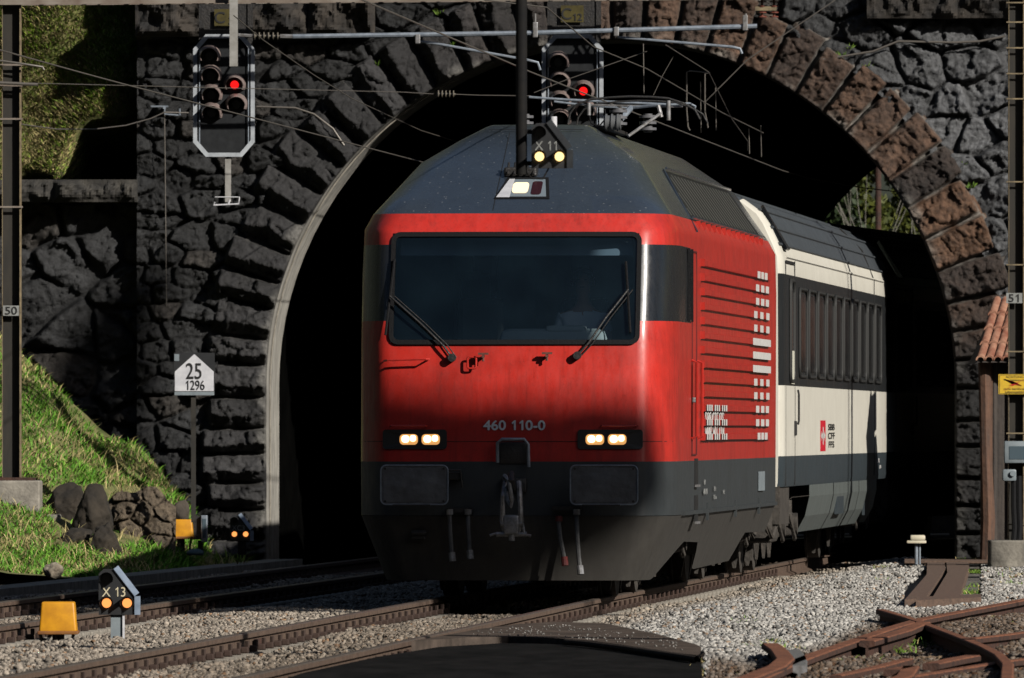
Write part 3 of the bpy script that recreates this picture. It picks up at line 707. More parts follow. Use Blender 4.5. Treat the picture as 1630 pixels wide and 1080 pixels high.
def fr_(rng, n):
    spots = []
    for px, py, w in ((1195, 997, .10), (1200, 990, .05), (1320, 993, .10), (1335, 989, .05), (1215, 1036, .14), (1180, 1046, .1), (1235, 1028, .08), (1500, 984, .14), (1525, 990, .16), (1560, 993, .16), (1595, 998, .14), (1470, 1030, .1), (1425, 1042, .10), (1135, 1064, .16), (1150, 1075, .14), (1400, 930, .05), (1405, 905, .05), (1570, 912, .2), (1600, 935, .22), (1545, 945, .12), (1625, 920, .15), (1340, 1060, .1), (1590, 893, .3), (1530, 896, .1)):
        Y = F*(H+.10)/(py-HY); spots.append(((px-CX)*Y/F, Y, w))
    w_ = np.array([s[2] for s in spots]); i = rng.choice(len(spots), n, p=w_/w_.sum()); sp = np.array(spots)[i]
    x = sp[:, 0]+rng.randn(n)*sp[:, 2]*.9; y = sp[:, 1]+rng.randn(n)*.35; return np.stack([x, y, 0*x-.10], -1), .4+.8*rng.rand(n)**2
blades('track_weeds', fr_, 8000, .075, 'small green weeds sprouting in the ballast and beside the rusty turnout', 29, .005, .35, greens=((.09, .20, .02), (.22, .36, .04)))

# ---------------------------------------------------------------- locomotive  (local x = across, y = back from the nose, z up from rail top)
TH = -math.atan(.0745)
loco = empty('locomotive', (0, 116, 0), 'red electric locomotive with dark grey roof and lit headlights coming out of the tunnel', 'locomotive', rz=TH)
LEN = 17.95
ZW = [.77, .80, 1.0, 1.27, 1.275, 1.6, 2.0, 2.37, 2.57, 2.575, 3.0, 3.275, 3.28, 3.385, 3.43, 3.50, 3.565, 3.57, 3.75, 4.08, 4.30, 4.44, 4.46]
def wz(z): return float(np.interp(z, [.17, .77, 3.0, 3.43, 3.57, 4.08, 4.44, 4.46], [1.24, 1.475, 1.485, 1.475, 1.40, 1.04, .50, .46]))
def s0(z): return float(np.interp(z, [.17, .6, .77, 1.27, 2.37, 3.385, 3.57, 4.08, 4.38, 4.46], [.16, .03, 0, .0, .10, .44, .55, 1.95, 2.75, 3.3]))
def ca_(z): return float(np.interp(z, [.2, 2.4, 3.43, 4.08, 4.46], [.34, .34, .33, .30, .12]))
def cb_(z): return float(np.interp(z, [.2, 2.4, 3.43, 4.08, 4.46], [.95, .95, .85, .5, .2]))
NF, NC = 12, 10
def front(u, z):                                     # nose surface: distance back at (u, z)
    a = ca_(z); ub = wz(z)-a; b = s0(z)
    if abs(u) <= ub: return b + .06*(u/ub)**2
    t = min(1, (abs(u)-ub)/a); return b+.06+cb_(z)*(1-math.sqrt(max(0, 1-t*t)))
def ring_at(z, send=LEN, out=0.):
    """right rear -> right side -> nose -> left side -> left rear"""
    w, a, b0, b = wz(z)+out, ca_(z), s0(z)-out, cb_(z); ub = w-a; sc_ = b0+.06+b
    s29 = max(2.9, sc_+.12); R_ = [(w, send), (w, 13.), (w, 9.), (w, 6.), (w, max(4.4, sc_+.5)), (w, s29), (w, max(2.28, sc_+.05))]
    C = [(ub+a*math.cos(t), b0+.06+b*(1-math.sin(t))) for t in [math.pi/2*k/NC for k in range(NC+1)]]
    Fr = [(ub*(1-2*k/NF), b0+.06*(1-2*k/NF)**2) for k in range(1, NF)]
    half = R_+C
    return half+Fr+[(-u, s) for u, s in reversed(half)]
rings = [ring_at(z) for z in ZW]; m = len(rings[0]); nR = 7
mb = MB(); V = [(u, s, z) for z, r_ in zip(ZW, rings) for u, s in r_]; Fs = []; mis = []
# materials: 0 red side, 1 red front, 2 dark grey, 3 black, 4 roof
iF0, iF1 = nR+NC, nR+NC+NF                            # columns of the flat nose
for i in range(len(ZW)-1):
    zc = (ZW[i]+ZW[i+1])/2
    for j in range(m-1):
        jj = j if j < m/2 else m-2-j
        if 2.37 < zc < 3.385 and iF0 <= j < iF1: continue            # windshield opening
        if zc < 1.27: mi = 2
        elif zc > 3.57: mi = 4
        elif 2.57 < zc < 3.28 and jj >= 5: mi = 3
        else: mi = 1 if jj >= nR else 0
        Fs.append((i*m+j, i*m+j+1, (i+1)*m+j+1, (i+1)*m+j)); mis.append(mi)
Fs.append(tuple((len(ZW)-1)*m+j for j in range(m))); mis.append(4)                 # roof
mb.add(V, Fs); mb.mi = mis
mb.add([(u, s, z) for z in (ZW[0], ZW[-1]) for u, s in ((wz(z), LEN), (-wz(z), LEN))]+[], [])
back = [(wz(z), LEN, z) for z in ZW]+[(-wz(z), LEN, z) for z in reversed(ZW)]; mb.add(back, [tuple(range(len(back)))], 2)
body = mb.build('body', [M['red'], M['red_front'], M['darkgrey'], M['black'], M['darkroof']], loco, smooth=True)
# dark underside closing the body
mb = MB(); mb.add([(u, s, .775) for u, s in rings[0]], [tuple(range(m))]); mb.build('underframe', M['bogie'], loco)
# skirt below the ledge
def zb(s): return float(np.interp(s, [0, .75, 1.3, 3.6, 6.25, 6.6, 7.0, 13.0, 14.0, 18], [.17, .17, .24, .50, .47, .22, .20, .22, .50, .48]))
sk = MB(); base = ring_at(.77); pts2 = []
for (u, s), (u2, s2) in zip(base[:-1], base[1:]):
    n_ = max(1, int(math.hypot(u2-u, s2-s)/.35)); pts2 += [(u+(u2-u)*k/n_, s+(s2-s)*k/n_) for k in range(n_)]
pts2.append(base[-1]); NZ = 6; m2 = len(pts2); v = []
for k in range(NZ+1):
    for (u, s) in pts2:
        z = .765+(zb(s)-.765)*k/NZ; f_ = wz(z)/1.475; dd = s0(z)
        v.append((u*f_, s+dd*max(0, 1-s), z))
sk.add(v, [(k*m2+j, k*m2+j+1, (k+1)*m2+j+1, (k+1)*m2+j) for k in range(NZ) for j in range(m2-1)])
sk.build('skirt', M['skirt'], loco, smooth=True)
mb = MB()
for sgn in (-1, 1):
    for a_, b_ in ((1.6, 5.4), (5.6, 10.2), (10.35, 14.5), (14.65, 17.9)):
        mb.box((sgn*1.478-.022, a_, .762), (sgn*1.478+.022, b_, .80))
mb.build('ledge', M['darkgrey'], loco)
mb = MB()
for sgn in (-1, 1):
    for a_ in (5.5, 10.27, 14.58): mb.box((sgn*1.483-.012, a_-.07, .69), (sgn*1.483+.012, a_+.07, .86))
mb.build('ledge_bracket', M['darkgrey'], loco)

def FP(u, z, out=0.): return Vector((u, front(u, z)-out, z))
# window gasket with rounded corners, and the pane
def rrect(u0, u1, za, zb_, r, n=6):
    P_ = []
    for cx_, cz_, a0 in ((u1-r, zb_-r, 0), (u0+r, zb_-r, 90), (u0+r, za+r, 180), (u1-r, za+r, 270)):
        P_ += [(cx_+r*math.cos(R(a0+90*k/n)), cz_+r*math.sin(R(a0+90*k/n))) for k in range(n+1)]
    return P_
def dens(P_, step=.12):
    o = []
    for (a, b), (c, d) in zip(P_, P_[1:]+P_[:1]):
        n_ = max(1, int(math.hypot(c-a, d-b)/step)); o += [(a+(c-a)*k/n_, b+(d-b)*k/n_) for k in range(n_)]
    return o
inn = rrect(-1.115, 1.13, 2.395, 3.355, .05); out_ = rrect(-1.155, 1.17, 2.352, 3.398, .085)
mb = MB(); A, B = [], []
for (a, b), (c, d) in zip(inn, out_):
    A.append((a, b)); B.append((c, d))
AA, BB = [], []
for k in range(len(A)):
    a, b = A[k], A[(k+1) % len(A)]; c, d = B[k], B[(k+1) % len(B)]; n_ = max(1, int(math.hypot(b[0]-a[0], b[1]-a[1])/.1))
    for q in range(n_): t = q/n_; AA.append((a[0]+(b[0]-a[0])*t, a[1]+(b[1]-a[1])*t)); BB.append((c[0]+(d[0]-c[0])*t, c[1]+(d[1]-c[1])*t))
n = len(AA)
v = [FP(a, b, -.012) for a, b in AA]+[FP(a, b, .022) for a, b in AA]+[FP(a, b, .022) for a, b in BB]+[FP(a, b, -.005) for a, b in BB]
mb.add(v, [(r_*n+k, r_*n+(k+1) % n, (r_+1)*n+(k+1) % n, (r_+1)*n+k) for r_ in range(3) for k in range(n)])
wind = MB(); us = np.linspace(-1.14, 1.15, 17); zs = np.linspace(2.375, 3.38, 9)
wind.add([FP(u, z, .004) for z in zs for u in us], [(j*17+i, j*17+i+1, (j+1)*17+i+1, (j+1)*17+i) for j in range(8) for i in range(16)])
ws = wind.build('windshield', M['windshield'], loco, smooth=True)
mb.build('gasket', M['rubber'], ws, smooth=True)
sv = MB(); sv.box((-1.08, .60, 3.18), (1.08, .66, 3.36)); sv.build('sun_blind', mat('sun_blind', (.20, .27, .34), .7), loco)
# cab interior
mb = MB(); mb.box((-1.35, 2.75, 1.7), (1.35, 2.8, 3.5)); mb.box((-1.36, 1.3, 1.62), (-1.33, 2.8, 3.4)); mb.box((1.33, 1.3, 1.62), (1.36, 2.8, 3.4)); mb.box((-1.35, .3, 1.58), (1.35, 2.8, 1.62))
mb.box((-1.30, 2.55, 1.62), (-.75, 2.74, 3.3)); mb.box((.30, 2.60, 1.62), (.36, 2.74, 3.45)); mb.box((-.03, 2.66, 1.62), (.02, 2.74, 3.45)); mb.box((-1.1, 1.3, 3.47), (1.1, 2.8, 3.5))
mb.build('cab_interior', M['cabgrey'], loco)
mb = MB(); mb.box((-1.1, .36, 2.20), (1.1, 1.0, 2.34), 0, .04); mb.box((-.15, .34, 2.30), (.85, .8, 2.50), 0, .09); mb.box((.28, .36, 2.44), (.66, .62, 2.53), 0, .04); mb.build('driver_desk', M['desk'], loco, smooth=True)
mb = MB()
for x in (-.40, .58):
    mb.box((x-.24, .98, 2.02), (x+.24, 1.42, 2.14), 0, .05); mb.box((x-.22, 1.36, 2.1), (x+.22, 1.46, 2.80), 0, .06); mb.cyl((x, 1.4, 1.62), (x, 1.4, 2.04), .05)
mb.box((-.52, 1.96, 2.8), (-.28, 2.08, 3.22), 0, .05); mb.box((-.62, 1.7, 2.0), (-.34, 1.95, 3.05), 0, .08)
mb.build('driver_seat', M['cabdark'], loco, smooth=True)
# side windows in the black band
for sgn in (-1, 1):
    mb = MB(); x = sgn*1.487
    mb.box((x-.006, 2.33, 2.585), (x+.010, 2.86, 3.265)); o = mb.build('side_window', M['sideglass'], loco)
    mb = MB(); mb.box((x-.002, 2.62, 2.6), (x+.020, 2.65, 3.25)); mb.box((x-.002, 2.30, 2.58), (x+.018, 2.33, 3.27)); mb.box((x-.002, 2.86, 2.58), (x+.018, 2.89, 3.27)); mb.box((x-.0, 2.42, 2.98), (x+.024, 2.58, 3.0)); mb.build('frame', M['rubber'], o)
# cab door seams + handle
for sgn in (-1, 1):
    x = sgn*1.484; mb = MB()
    mb.box((x-.004, 3.0, 1.33), (x+.006, 3.02, 3.26)); mb.box((x-.004, 3.0, 3.245), (x+.006, 3.72, 3.26)); mb.box((x-.004, 3.70, 1.33), (x+.006, 3.72, 3.26)); mb.box((x-.004, 3.0, 1.32), (x+.006, 3.72, 1.335))
    mb.build('door_seam', mat('door_seam', (.10, .01, .01), .6), loco)
    for y in (2.95, 3.78):
        mb = MB(); mb.tube([(x, y, 1.48), (x+sgn*.05, y, 1.5), (x+sgn*.05, y, 2.2), (x, y, 2.22)], .014); mb.build('handrail', M['red'], loco, smooth=True)
    mb = MB(); mb.box((x-.01, 3.10, 1.82), (x+.03, 3.22, 1.87), 0, .01); mb.build('door_handle', M['steel'], loco)
    for za in (1.05, .70):
        mb = MB(); mb.box((x-.01, 3.45, za-.01), (x+.008, 3.85, za+.24)); o = mb.build('step_recess', M['ink'], loco)
        mb = MB(); mb.box((x+.0, 3.45, za-.03), (x+.03*1, 3.85, za-.008)); mb.build('step', M['steel'], o)
# side ridges, thirteen raised bars per side with the painted white squares and bars
for sgn in (-1, 1):
    mb = MB(); wh = MB(); x = sgn*1.482
    for k in range(13):
        z = 3.165-k*.139; a, b = (x-sgn*.01, x+sgn*.034)
        mb.prism([(a, 4.5, z-.033), (b, 4.5, z-.028), (b, 4.5, z+.022), (a, 4.5, z+.033)], (0, 11.9, 0))
        mb.box((min(a, x+sgn*.04), 4.42, z-.036), (max(a, x+sgn*.04), 4.50, z+.036))
        if 5 <= k <= 7: spans = [(12.9, 16.3)]
        else:
            d = (k if k < 5 else 12-k); o_ = .16*(4-d) if k > 7 else .22*(4-d)
            st = 12.9+(.3 if True else 0)+(o_ if k > 7 else 0.0); w_ = [(0, .62), (1.15, .62), (2.3, .62)] if d >= 3 else [(.35, .62), (1.3, .62), (2.2, .62)] if d >= 1 else [(.65, .55), (1.35, .5), (2.0, .55)]
            spans = [(13.1+q, 13.1+q+ww) for q, ww in w_]
        for p0, p1 in spans:
            c0, c1 = x+sgn*.0345, x+sgn*.0375
            wh.add([(c0, p0, z-.036), (c0, p1, z-.036), (c0, p1, z+.036), (c0, p0, z+.036)], [(0, 1, 2, 3)])
    mb.build('side_ridges', M['red'], loco)
    wh.build('ridge_marking', M['white'], loco)
# side lettering, lower marks
T_ = Vector((0, 1, 0)); U_ = Vector((0, 0, 1))
for sgn in (-1, 1):
    mb = MB(); x = sgn*1.487
    rt_ = T_*sgn
    add_text(mb, 'SBB CFF FFS', .37, (x+sgn*.006, 6.55, 1.635), rt_, U_, ext=.002, sx=1.62, bold=.010)
    for k in (10, 11, 12):                             # the letters carried on over the ridges
        z = 3.165-k*.139; c0 = x+sgn*.0385
        for q, wq in ((0, .24), (.36, .24), (.70, .24), (1.28, .22), (1.62, .20), (1.95, .20), (2.5, .20), (2.84, .20), (3.16, .24)):
            mb.add([(c0, 4.72+q, z-.03), (c0, 4.72+q+wq, z-.03), (c0, 4.72+q+wq, z+.03), (c0, 4.72+q, z+.03)], [(0, 1, 2, 3)])
    mb.build('lettering', M['white'], loco)
    mb = MB()
    add_text(mb, 'Re 460', .07, (x+sgn*.006, 4.9, 1.06), rt_, U_, ext=.001, sx=1.1)
    add_text(mb, '460 110', .075, (x+sgn*.006, 5.0, .97), rt_, U_, ext=.001, sx=2.6, bold=.003); add_text(mb, '84 t', .07, (x+sgn*.006, 6.6, .99), rt_, U_, ext=.001, sx=3)
    add_text(mb, '18,5 m', .06, (x+sgn*.006, 6.6, .91), rt_, U_, ext=.001, sx=3); add_text(mb, 'R+E', .06, (x+sgn*.006, 8.1, .95), rt_, U_, ext=.001, sx=3)
    mb.build('data_marks', M['numgrey'], loco)
    mb = MB(); mb.box((x-.004, 14.5, .93), (x+.010, 15.5, 1.13)); mb.build('maker_plate', M['cabinet'], loco)
mb = MB(); add_text(mb, '460 110-0', .125, (.02, front(0, 1.6)-.006, 1.605), (1, 0, 0), (0, -.0, 1), ext=.003, sx=1.12, bold=.0035); mb.build('running_number', mat('number_lettering', (.85, .85, .87), .5), loco)
# nose panel seams
mb = MB()
for z in (1.452,):
    for u in np.arange(-1.45, 1.45, .05):
        a, b = FP(u, z, .004), FP(u+.05, z, .004); mb.add([a, b, b+Vector((0, 0, .006)), a+Vector((0, 0, .006))], [(0, 1, 2, 3)])
mb.build('nose_seam', mat('nose_seam', (.05, .008, .008), .7), loco)
# headlights
for sgn in (-1, 1):
    uc = sgn*.905; hl = MB(); pr = dens(rrect(uc-.30, uc+.30, 1.385, 1.565, .03), .06); n = len(pr)
    v = [FP(a, b, .016) for a, b in pr]+[FP(a, b, -.01) for a, b in pr]
    hl.add(v, [(k, (k+1) % n, n+(k+1) % n, n+k) for k in range(n)])
    cx = FP(uc, 1.475, .016); hl.add([cx]+[FP(a, b, .016) for a, b in pr], [(0, k+1, (k+1) % n+1) for k in range(n)])
    h_ = hl.build('headlight', M['ink'], loco)
    in_ = (-.055, .15) if sgn < 0 else (-.14, .065)
    for k, du in enumerate(in_):
        u = uc+du; lm = MB(); pr2 = rrect(u-.085, u+.085, 1.425, 1.522, .035)
        lm.add([FP(a, b, .020) for a, b in pr2], [tuple(range(len(pr2)))]); rf_ = lm.build('reflector', M['lampdim'], h_)
        lm = MB(); pr2 = rrect(u-.066, u+.004, 1.446, 1.510, .028); lm.add([FP(a, b, .024) for a, b in pr2], [tuple(range(len(pr2)))])
        pr2 = rrect(u+.012, u+.066, 1.456, 1.512, .022); lm.add([FP(a, b, .0235) for a, b in pr2], [tuple(range(len(pr2)))]); lm.build('lamp', M['lamp'], h_)
# top marker lamp (trapezoid) 
tz0, tz1 = 3.735, 3.905; uc = .02
mb = MB(); q = [(-.26, tz0-.02), (.26, tz0-.02), (.21, tz1+.02), (-.17, tz1+.02)]
mb.add([FP(uc+a, b, .02) for a, b in q]+[FP(uc+a, b, -.02) for a, b in q], [(0, 1, 2, 3), (0, 4, 5, 1), (1, 5, 6, 2), (2, 6, 7, 3), (3, 7, 4, 0)])
ml = mb.build('marker_light', M['rubber'], loco)
def nose_quad(nm, q, m_, par, o): b_ = MB(); b_.add([FP(uc+a, b, o) for a, b in q], [tuple(range(len(q)))]); return b_.build(nm, m_, par)
nose_quad('marker_lens', [(-.225, tz0), (.225, tz0), (.185, tz1), (-.135, tz1)], mat('marker_lens', (.20, .24, .27), .3), ml, .026)
nose_quad('reflector_edge', [(-.24, tz0-.006), (-.115, tz0-.006), (-.10, tz1+.004), (-.15, tz1+.004)], M['signwhite'], ml, .030)
nose_quad('lamp', rrect(-.105, .045, tz0+.035, tz1-.03, .03), mat('lit_marker', (.8, .7, .5), .3, emit=(1, .72, .42), estr=1.0), ml, .034)
nose_quad('tail_lens', rrect(.075, .17, tz0+.02, tz1-.02, .02), M['redlens'], ml, .034)
mb = MB(); mb.box((-.19, s0(3.92)+.0, 3.93), (.12, s0(3.92)+.55, 4.02), 0, .02)
for k in range(5): mb.cyl((-.15+k*.06, s0(3.92)-.04, 3.95), (-.15+k*.06, s0(3.92)+.12, 4.06), .012, n=6)
mb.build('roof_horn', M['blackmetal'], loco)
mb = MB(); mb.cyl((.17, 3.0, 4.40), (.17, 3.0, 4.53), .035, n=12); mb.build('antenna', M['signwhite'], loco, smooth=True)
# roof seams
mb = MB()
for u in np.arange(-.44, .44, .05): a, b = FP(u, 4.40, .005), FP(u+.05, 4.40, .005); mb.add([a, b, b+Vector((0, .02, .008)), a+Vector((0, .02, .008))], [(0, 1, 2, 3)])
for k in range(22): z = 3.6+k*.035; a, b = FP(-.23, z, .005), FP(-.23, z+.035, .005); mb.add([a, a+Vector((.008, 0, 0)), b+Vector((.008, 0, 0)), b], [(0, 1, 2, 3)])
mb.build('roof_seam', M['ink'], loco)
# sloping roof grilles
for sgn in (-1, 1):
    nx = Vector((.51*sgn, 0, .36)).normalized()
    def RP(s, z, o): return Vector((wz(z)*sgn, s, z))+nx*o
    mb = MB(); zA, zB = 3.60, 4.06
    q = [RP(4.35, zA, .008), RP(16.6, zA, .008), RP(16.6, zB, .008), RP(5.9, zB, .008)]; mb.add(q+[x-nx*.05 for x in q], [(0, 1, 2, 3), (0, 4, 5, 1), (1, 5, 6, 2), (2, 6, 7, 3), (3, 7, 4, 0)])
    for k in range(22):
        s = 4.75+k*.53; zt = zB-.02; za = zA+.02
        if s < 6.1: zt = zA+(s-4.35)/1.55*(zB-zA)-.03
        for dsx in (0,): mb.prism([RP(s, za, .007), RP(s+.15, za, .007), RP(s+.10, za, .0115)], RP(s, zt, .008)-RP(s, za, .008), 1)
    mb.build('roof_grille', [M['louvre'], M['slat']], loco)
    mb = MB(); mb.tube([RP(4.0, 3.45, .012), RP(5.55, 4.07, .012)], .010); mb.tube([RP(4.2, 3.575, .03), RP(16.7, 3.575, .03)], .014); mb.tube([RP(5.8, 4.08, .03), RP(16.7, 4.08, .03)], .014); mb.build('grille_trim', M['darkroof'], loco)
    mb = MB()
    for k in range(14): mb.box((sgn*1.43-.02, 4.9+k*.85, 3.50), (sgn*1.43+.02, 4.95+k*.85, 3.57))
    mb.build('roof_clip', M['red'], loco)
# shadowy gap strip down the side: roof lead pipe
# buffers
M['grease'] = mat('grease', (.085, .085, .086), .55, (.15, .153, .158), 4, bump=.5, bscale=12)
for sgn in (-1, 1):
    uc = sgn*.875; mb = MB(); pr = rrect(uc-.31, uc+.31, .875, 1.235, .05); yb = -.36
    v = [(a, yb, b) for a, b in pr]; mb.prism([Vector(q) for q in v], (0, .035, 0)); bf = mb.build('buffer', M['bufferface'], loco)
    mb = MB(); q_ = [Vector((a, yb-.002, b)) for a, b in pr]; mb.tube(q_+[q_[0]], .007, 6); mb.build('buffer_edge', M['steelpale'], bf)
    mb = MB(); bm = bmesh.new(); bmesh.ops.create_grid(bm, x_segments=30, y_segments=18, size=1); bm.verts.ensure_lookup_table()
    for v_ in bm.verts:
        a_, b_ = v_.co.x*.285, v_.co.y*.155; rr_ = (a_/.25)**2+(b_/.145)**2; v_.co = Vector((uc+a_, yb-.004-.010*max(0, 1-rr_*.9)-.002*math.sin(a_*31+b_*17)*math.sin(b_*43-a_*19)*(rr_ < 1), 1.055+b_))
    mb.bm(bm); mb.build('grease_patch', M['grease'], bf, smooth='all')
    mb = MB(); mb.cyl((uc, yb+.03, 1.055), (uc, .25, 1.055), .11, .14, n=16); mb.build('buffer_stem', M['blackmetal'], bf, smooth=True)
    mb = MB()
    for a in (-.27, -.0, .27):
        for b in (.905, 1.205):
            if abs(a) > .1: mb.cyl((uc+a, yb-.008, b), (uc+a, yb, b), .012, n=6)
    mb.box((uc-.20, yb-.02, .862), (uc+.15, yb+.03, .876)); mb.build('buffer_bolt', M['blackmetal'], bf)
# coupling
mb = MB(); mb.box((-.13, -.02, 1.24), (.15, .08, 1.45), 0, .03); hk = mb.build('cable_socket', M['blackmetal'], loco, smooth=True)
mb = MB(); mb.tube([(-.13, -.05, 1.26), (-.13, -.07, 1.44), (-.09, -.08, 1.475), (.12, -.08, 1.475), (.155, -.07, 1.43), (.16, -.06, 1.22)], .016, 8); mb.build('socket_bracket', M['steelpale'], hk, smooth=True)
cp = MB(); cp.box((-.10, -.06, .98), (.14, .02, 1.12), 0, .02); cp.tube([(.02, .1, 1.05), (.02, -.22, 1.05), (.02, -.34, 1.03), (.02, -.40, 1.10), (.02, -.35, 1.16), (.02, -.28, 1.15)], [.045, .045, .045, .035, .03, .018], 8)
cpo = cp.build('coupling', M['blackmetal'], loco, smooth=True)
mb = MB()
for sg in (-1, 1): mb.tube([(.02+sg*.06, -.24, 1.08), (.02+sg*.075, -.34, .95), (.02+sg*.085, -.33, .72), (.02+sg*.06, -.30, .62)], .028, 8)
mb.tube([(-.03, -.27, 1.10), (-.04, -.37, 1.14), (.0, -.40, 1.10), (.03, -.40, .92), (.02, -.38, .86), (-.02, -.36, .92), (-.03, -.32, 1.02)], .020, 8)
mb.cyl((-.08, -.32, .70), (.12, -.32, .70), .038, n=10); mb.box((-.05, -.37, .60), (.09, -.27, .78), 0, .02); mb.cyl((-.12, -.32, .60), (.16, -.32, .60), .024, n=10); mb.cyl((.02, -.32, .72), (.02, -.32, .54), .032, n=10)
mb.tube([(.12, -.32, .70), (.14, -.33, .60), (.20, -.33, .585)], .014); mb.tube([(-.12, -.32, .61), (-.18, -.33, .59)], .012); mb.build('coupling_link', M['steel'], cpo, smooth=True)
# brake hoses
M['clipsteel2'] = mat('dull_red_fitting', (.20, .025, .02), .6, (.10, .03, .03), 20)
def hose(x, zt, zbm, sway, col, name='brake_hose', r=.021):
    mb = MB(); mb.tube([(x, .02, zt+.02), (x, -.08, zt), (x, -.10, zt-.05), (x+sway*.3, -.11, (zt+zbm)/2), (x+sway*.7, -.10, zbm+.08), (x+sway, -.10, zbm)], r, 8)
    o = mb.build(name, M['rubber'] if 0 else M['hose'], loco, smooth=True)
    mb = MB(); mb.cyl((x, -.10, zt-.02), (x, -.10, zt+.03), r*1.6, n=10); mb.cyl((x+sway, -.10, zbm+.01), (x+sway+.01, -.11, zbm-.07), r*1.5, n=10); mb.build('hose_fitting', M[col], o, smooth=True)
M['hose'] = mat('dusty_hose', (.14, .14, .14), .6, (.07, .07, .07), 12)
hose(-.57, .80, .42, .02, 'steel'); hose(-.40, .80, .44, .015, 'steel')
hose(.44, .74, .38, .05, 'clipsteel2'); hose(.605, .80, .30, .03, 'steel')
mb = MB(); mb.box((-.60, -.06, .80), (-.36, .05, .84)); mb.box((.37, -.05, .82), (.64, .05, .86)); mb.box((-.93, -.03, .55), (-.80, .05, .64), 0, .01); mb.cyl((-.93, -.05, .61), (-.79, -.05, .61), .022, n=8)
mb.box((-.60, -.10, 1.10), (-.46, .02, 1.17), 0, .01); mb.tube([(-.60, -.1, 1.16), (-.58, -.12, 1.19), (-.47, -.12, 1.19), (-.455, -.1, 1.03)], .012); mb.build('hose_bracket', M['blackmetal'], loco, smooth=True)
# wipers
def wiper(pts_arm, pts_blade, base):
    mb = MB(); mb.cyl(FP(*base, -.02), FP(*base, .07), .038, n=12); mb.tube([FP(a, b, .05+.012*i) for i, (a, b) in enumerate(pts_arm)], .010, 8)
    mb.tube([FP(a+.04, b, .045) for (a, b) in pts_arm], .006, 6)
    w_ = mb.build('wiper', M['blackmetal'], loco, smooth=True)
    mb = MB(); p0, p1 = pts_blade; mb.tube([FP(p0[0]+(p1[0]-p0[0])*k/8, p0[1]+(p1[1]-p0[1])*k/8, .045) for k in range(9)], .012, 6); mb.build('wiper_blade', M['rubber'], w_)
wiper([(.60, 2.25), (.70, 2.36), (.86, 2.60), (1.06, 2.86)], [(1.03, 3.12), (1.085, 2.46)], (.60, 2.25))
wiper([(-.56, 2.23), (-.64, 2.34), (-.85, 2.54), (-1.15, 2.80)], [(-1.12, 3.14), (-1.185, 2.44)], (-.56, 2.23))
# small lugs and handles on the nose
def lug(u, z):
    mb = MB(); mb.cyl(FP(u, z, 0), FP(u, z, .09), .014, n=8); mb.box((u-.045, front(u, z)-.09, z+.015), (u+.05, front(u, z)-.05, z+.035)); mb.cyl(FP(u, z-.045, .06), FP(u, z+.03, .06), .012, n=6)
    return mb.build('lifting_lug', M['clipsteel'], loco, smooth=True)
M['clipsteel'] = mat('worn_lug', (.16, .07, .05), .5, (.10, .03, .025), 30)
lug(-.27, 2.24); lug(.32, 2.245)
mb = MB(); pr = rrect(-.415, -.335, 2.13, 2.235, .02); mb.tube([FP(a, b, .05) for a, b in pr+[pr[0]]], .010, 6); mb.build('nose_hook', M['red'], loco)
mb = MB(); mb.tube([FP(-1.2, 2.20, .01), FP(-1.16, 2.205, .09), FP(-.80, 2.215, .09), FP(-.78, 2.215, .01)], .010, 6); mb.build('nose_rail', M['red'], loco)
mb = MB(); mb.tube([FP(-1.13, 1.597, .01), FP(-1.12, 1.60, .06), FP(-.80, 1.60, .06), FP(-.79, 1.597, .01)], .009, 6); mb.tube([FP(1.02-.2, 1.597, .01), FP(.83, 1.60, .05), FP(1.14, 1.60, .05), FP(1.15, 1.597, .01)], .009, 6); mb.build('headlight_rail', M['red'], loco)
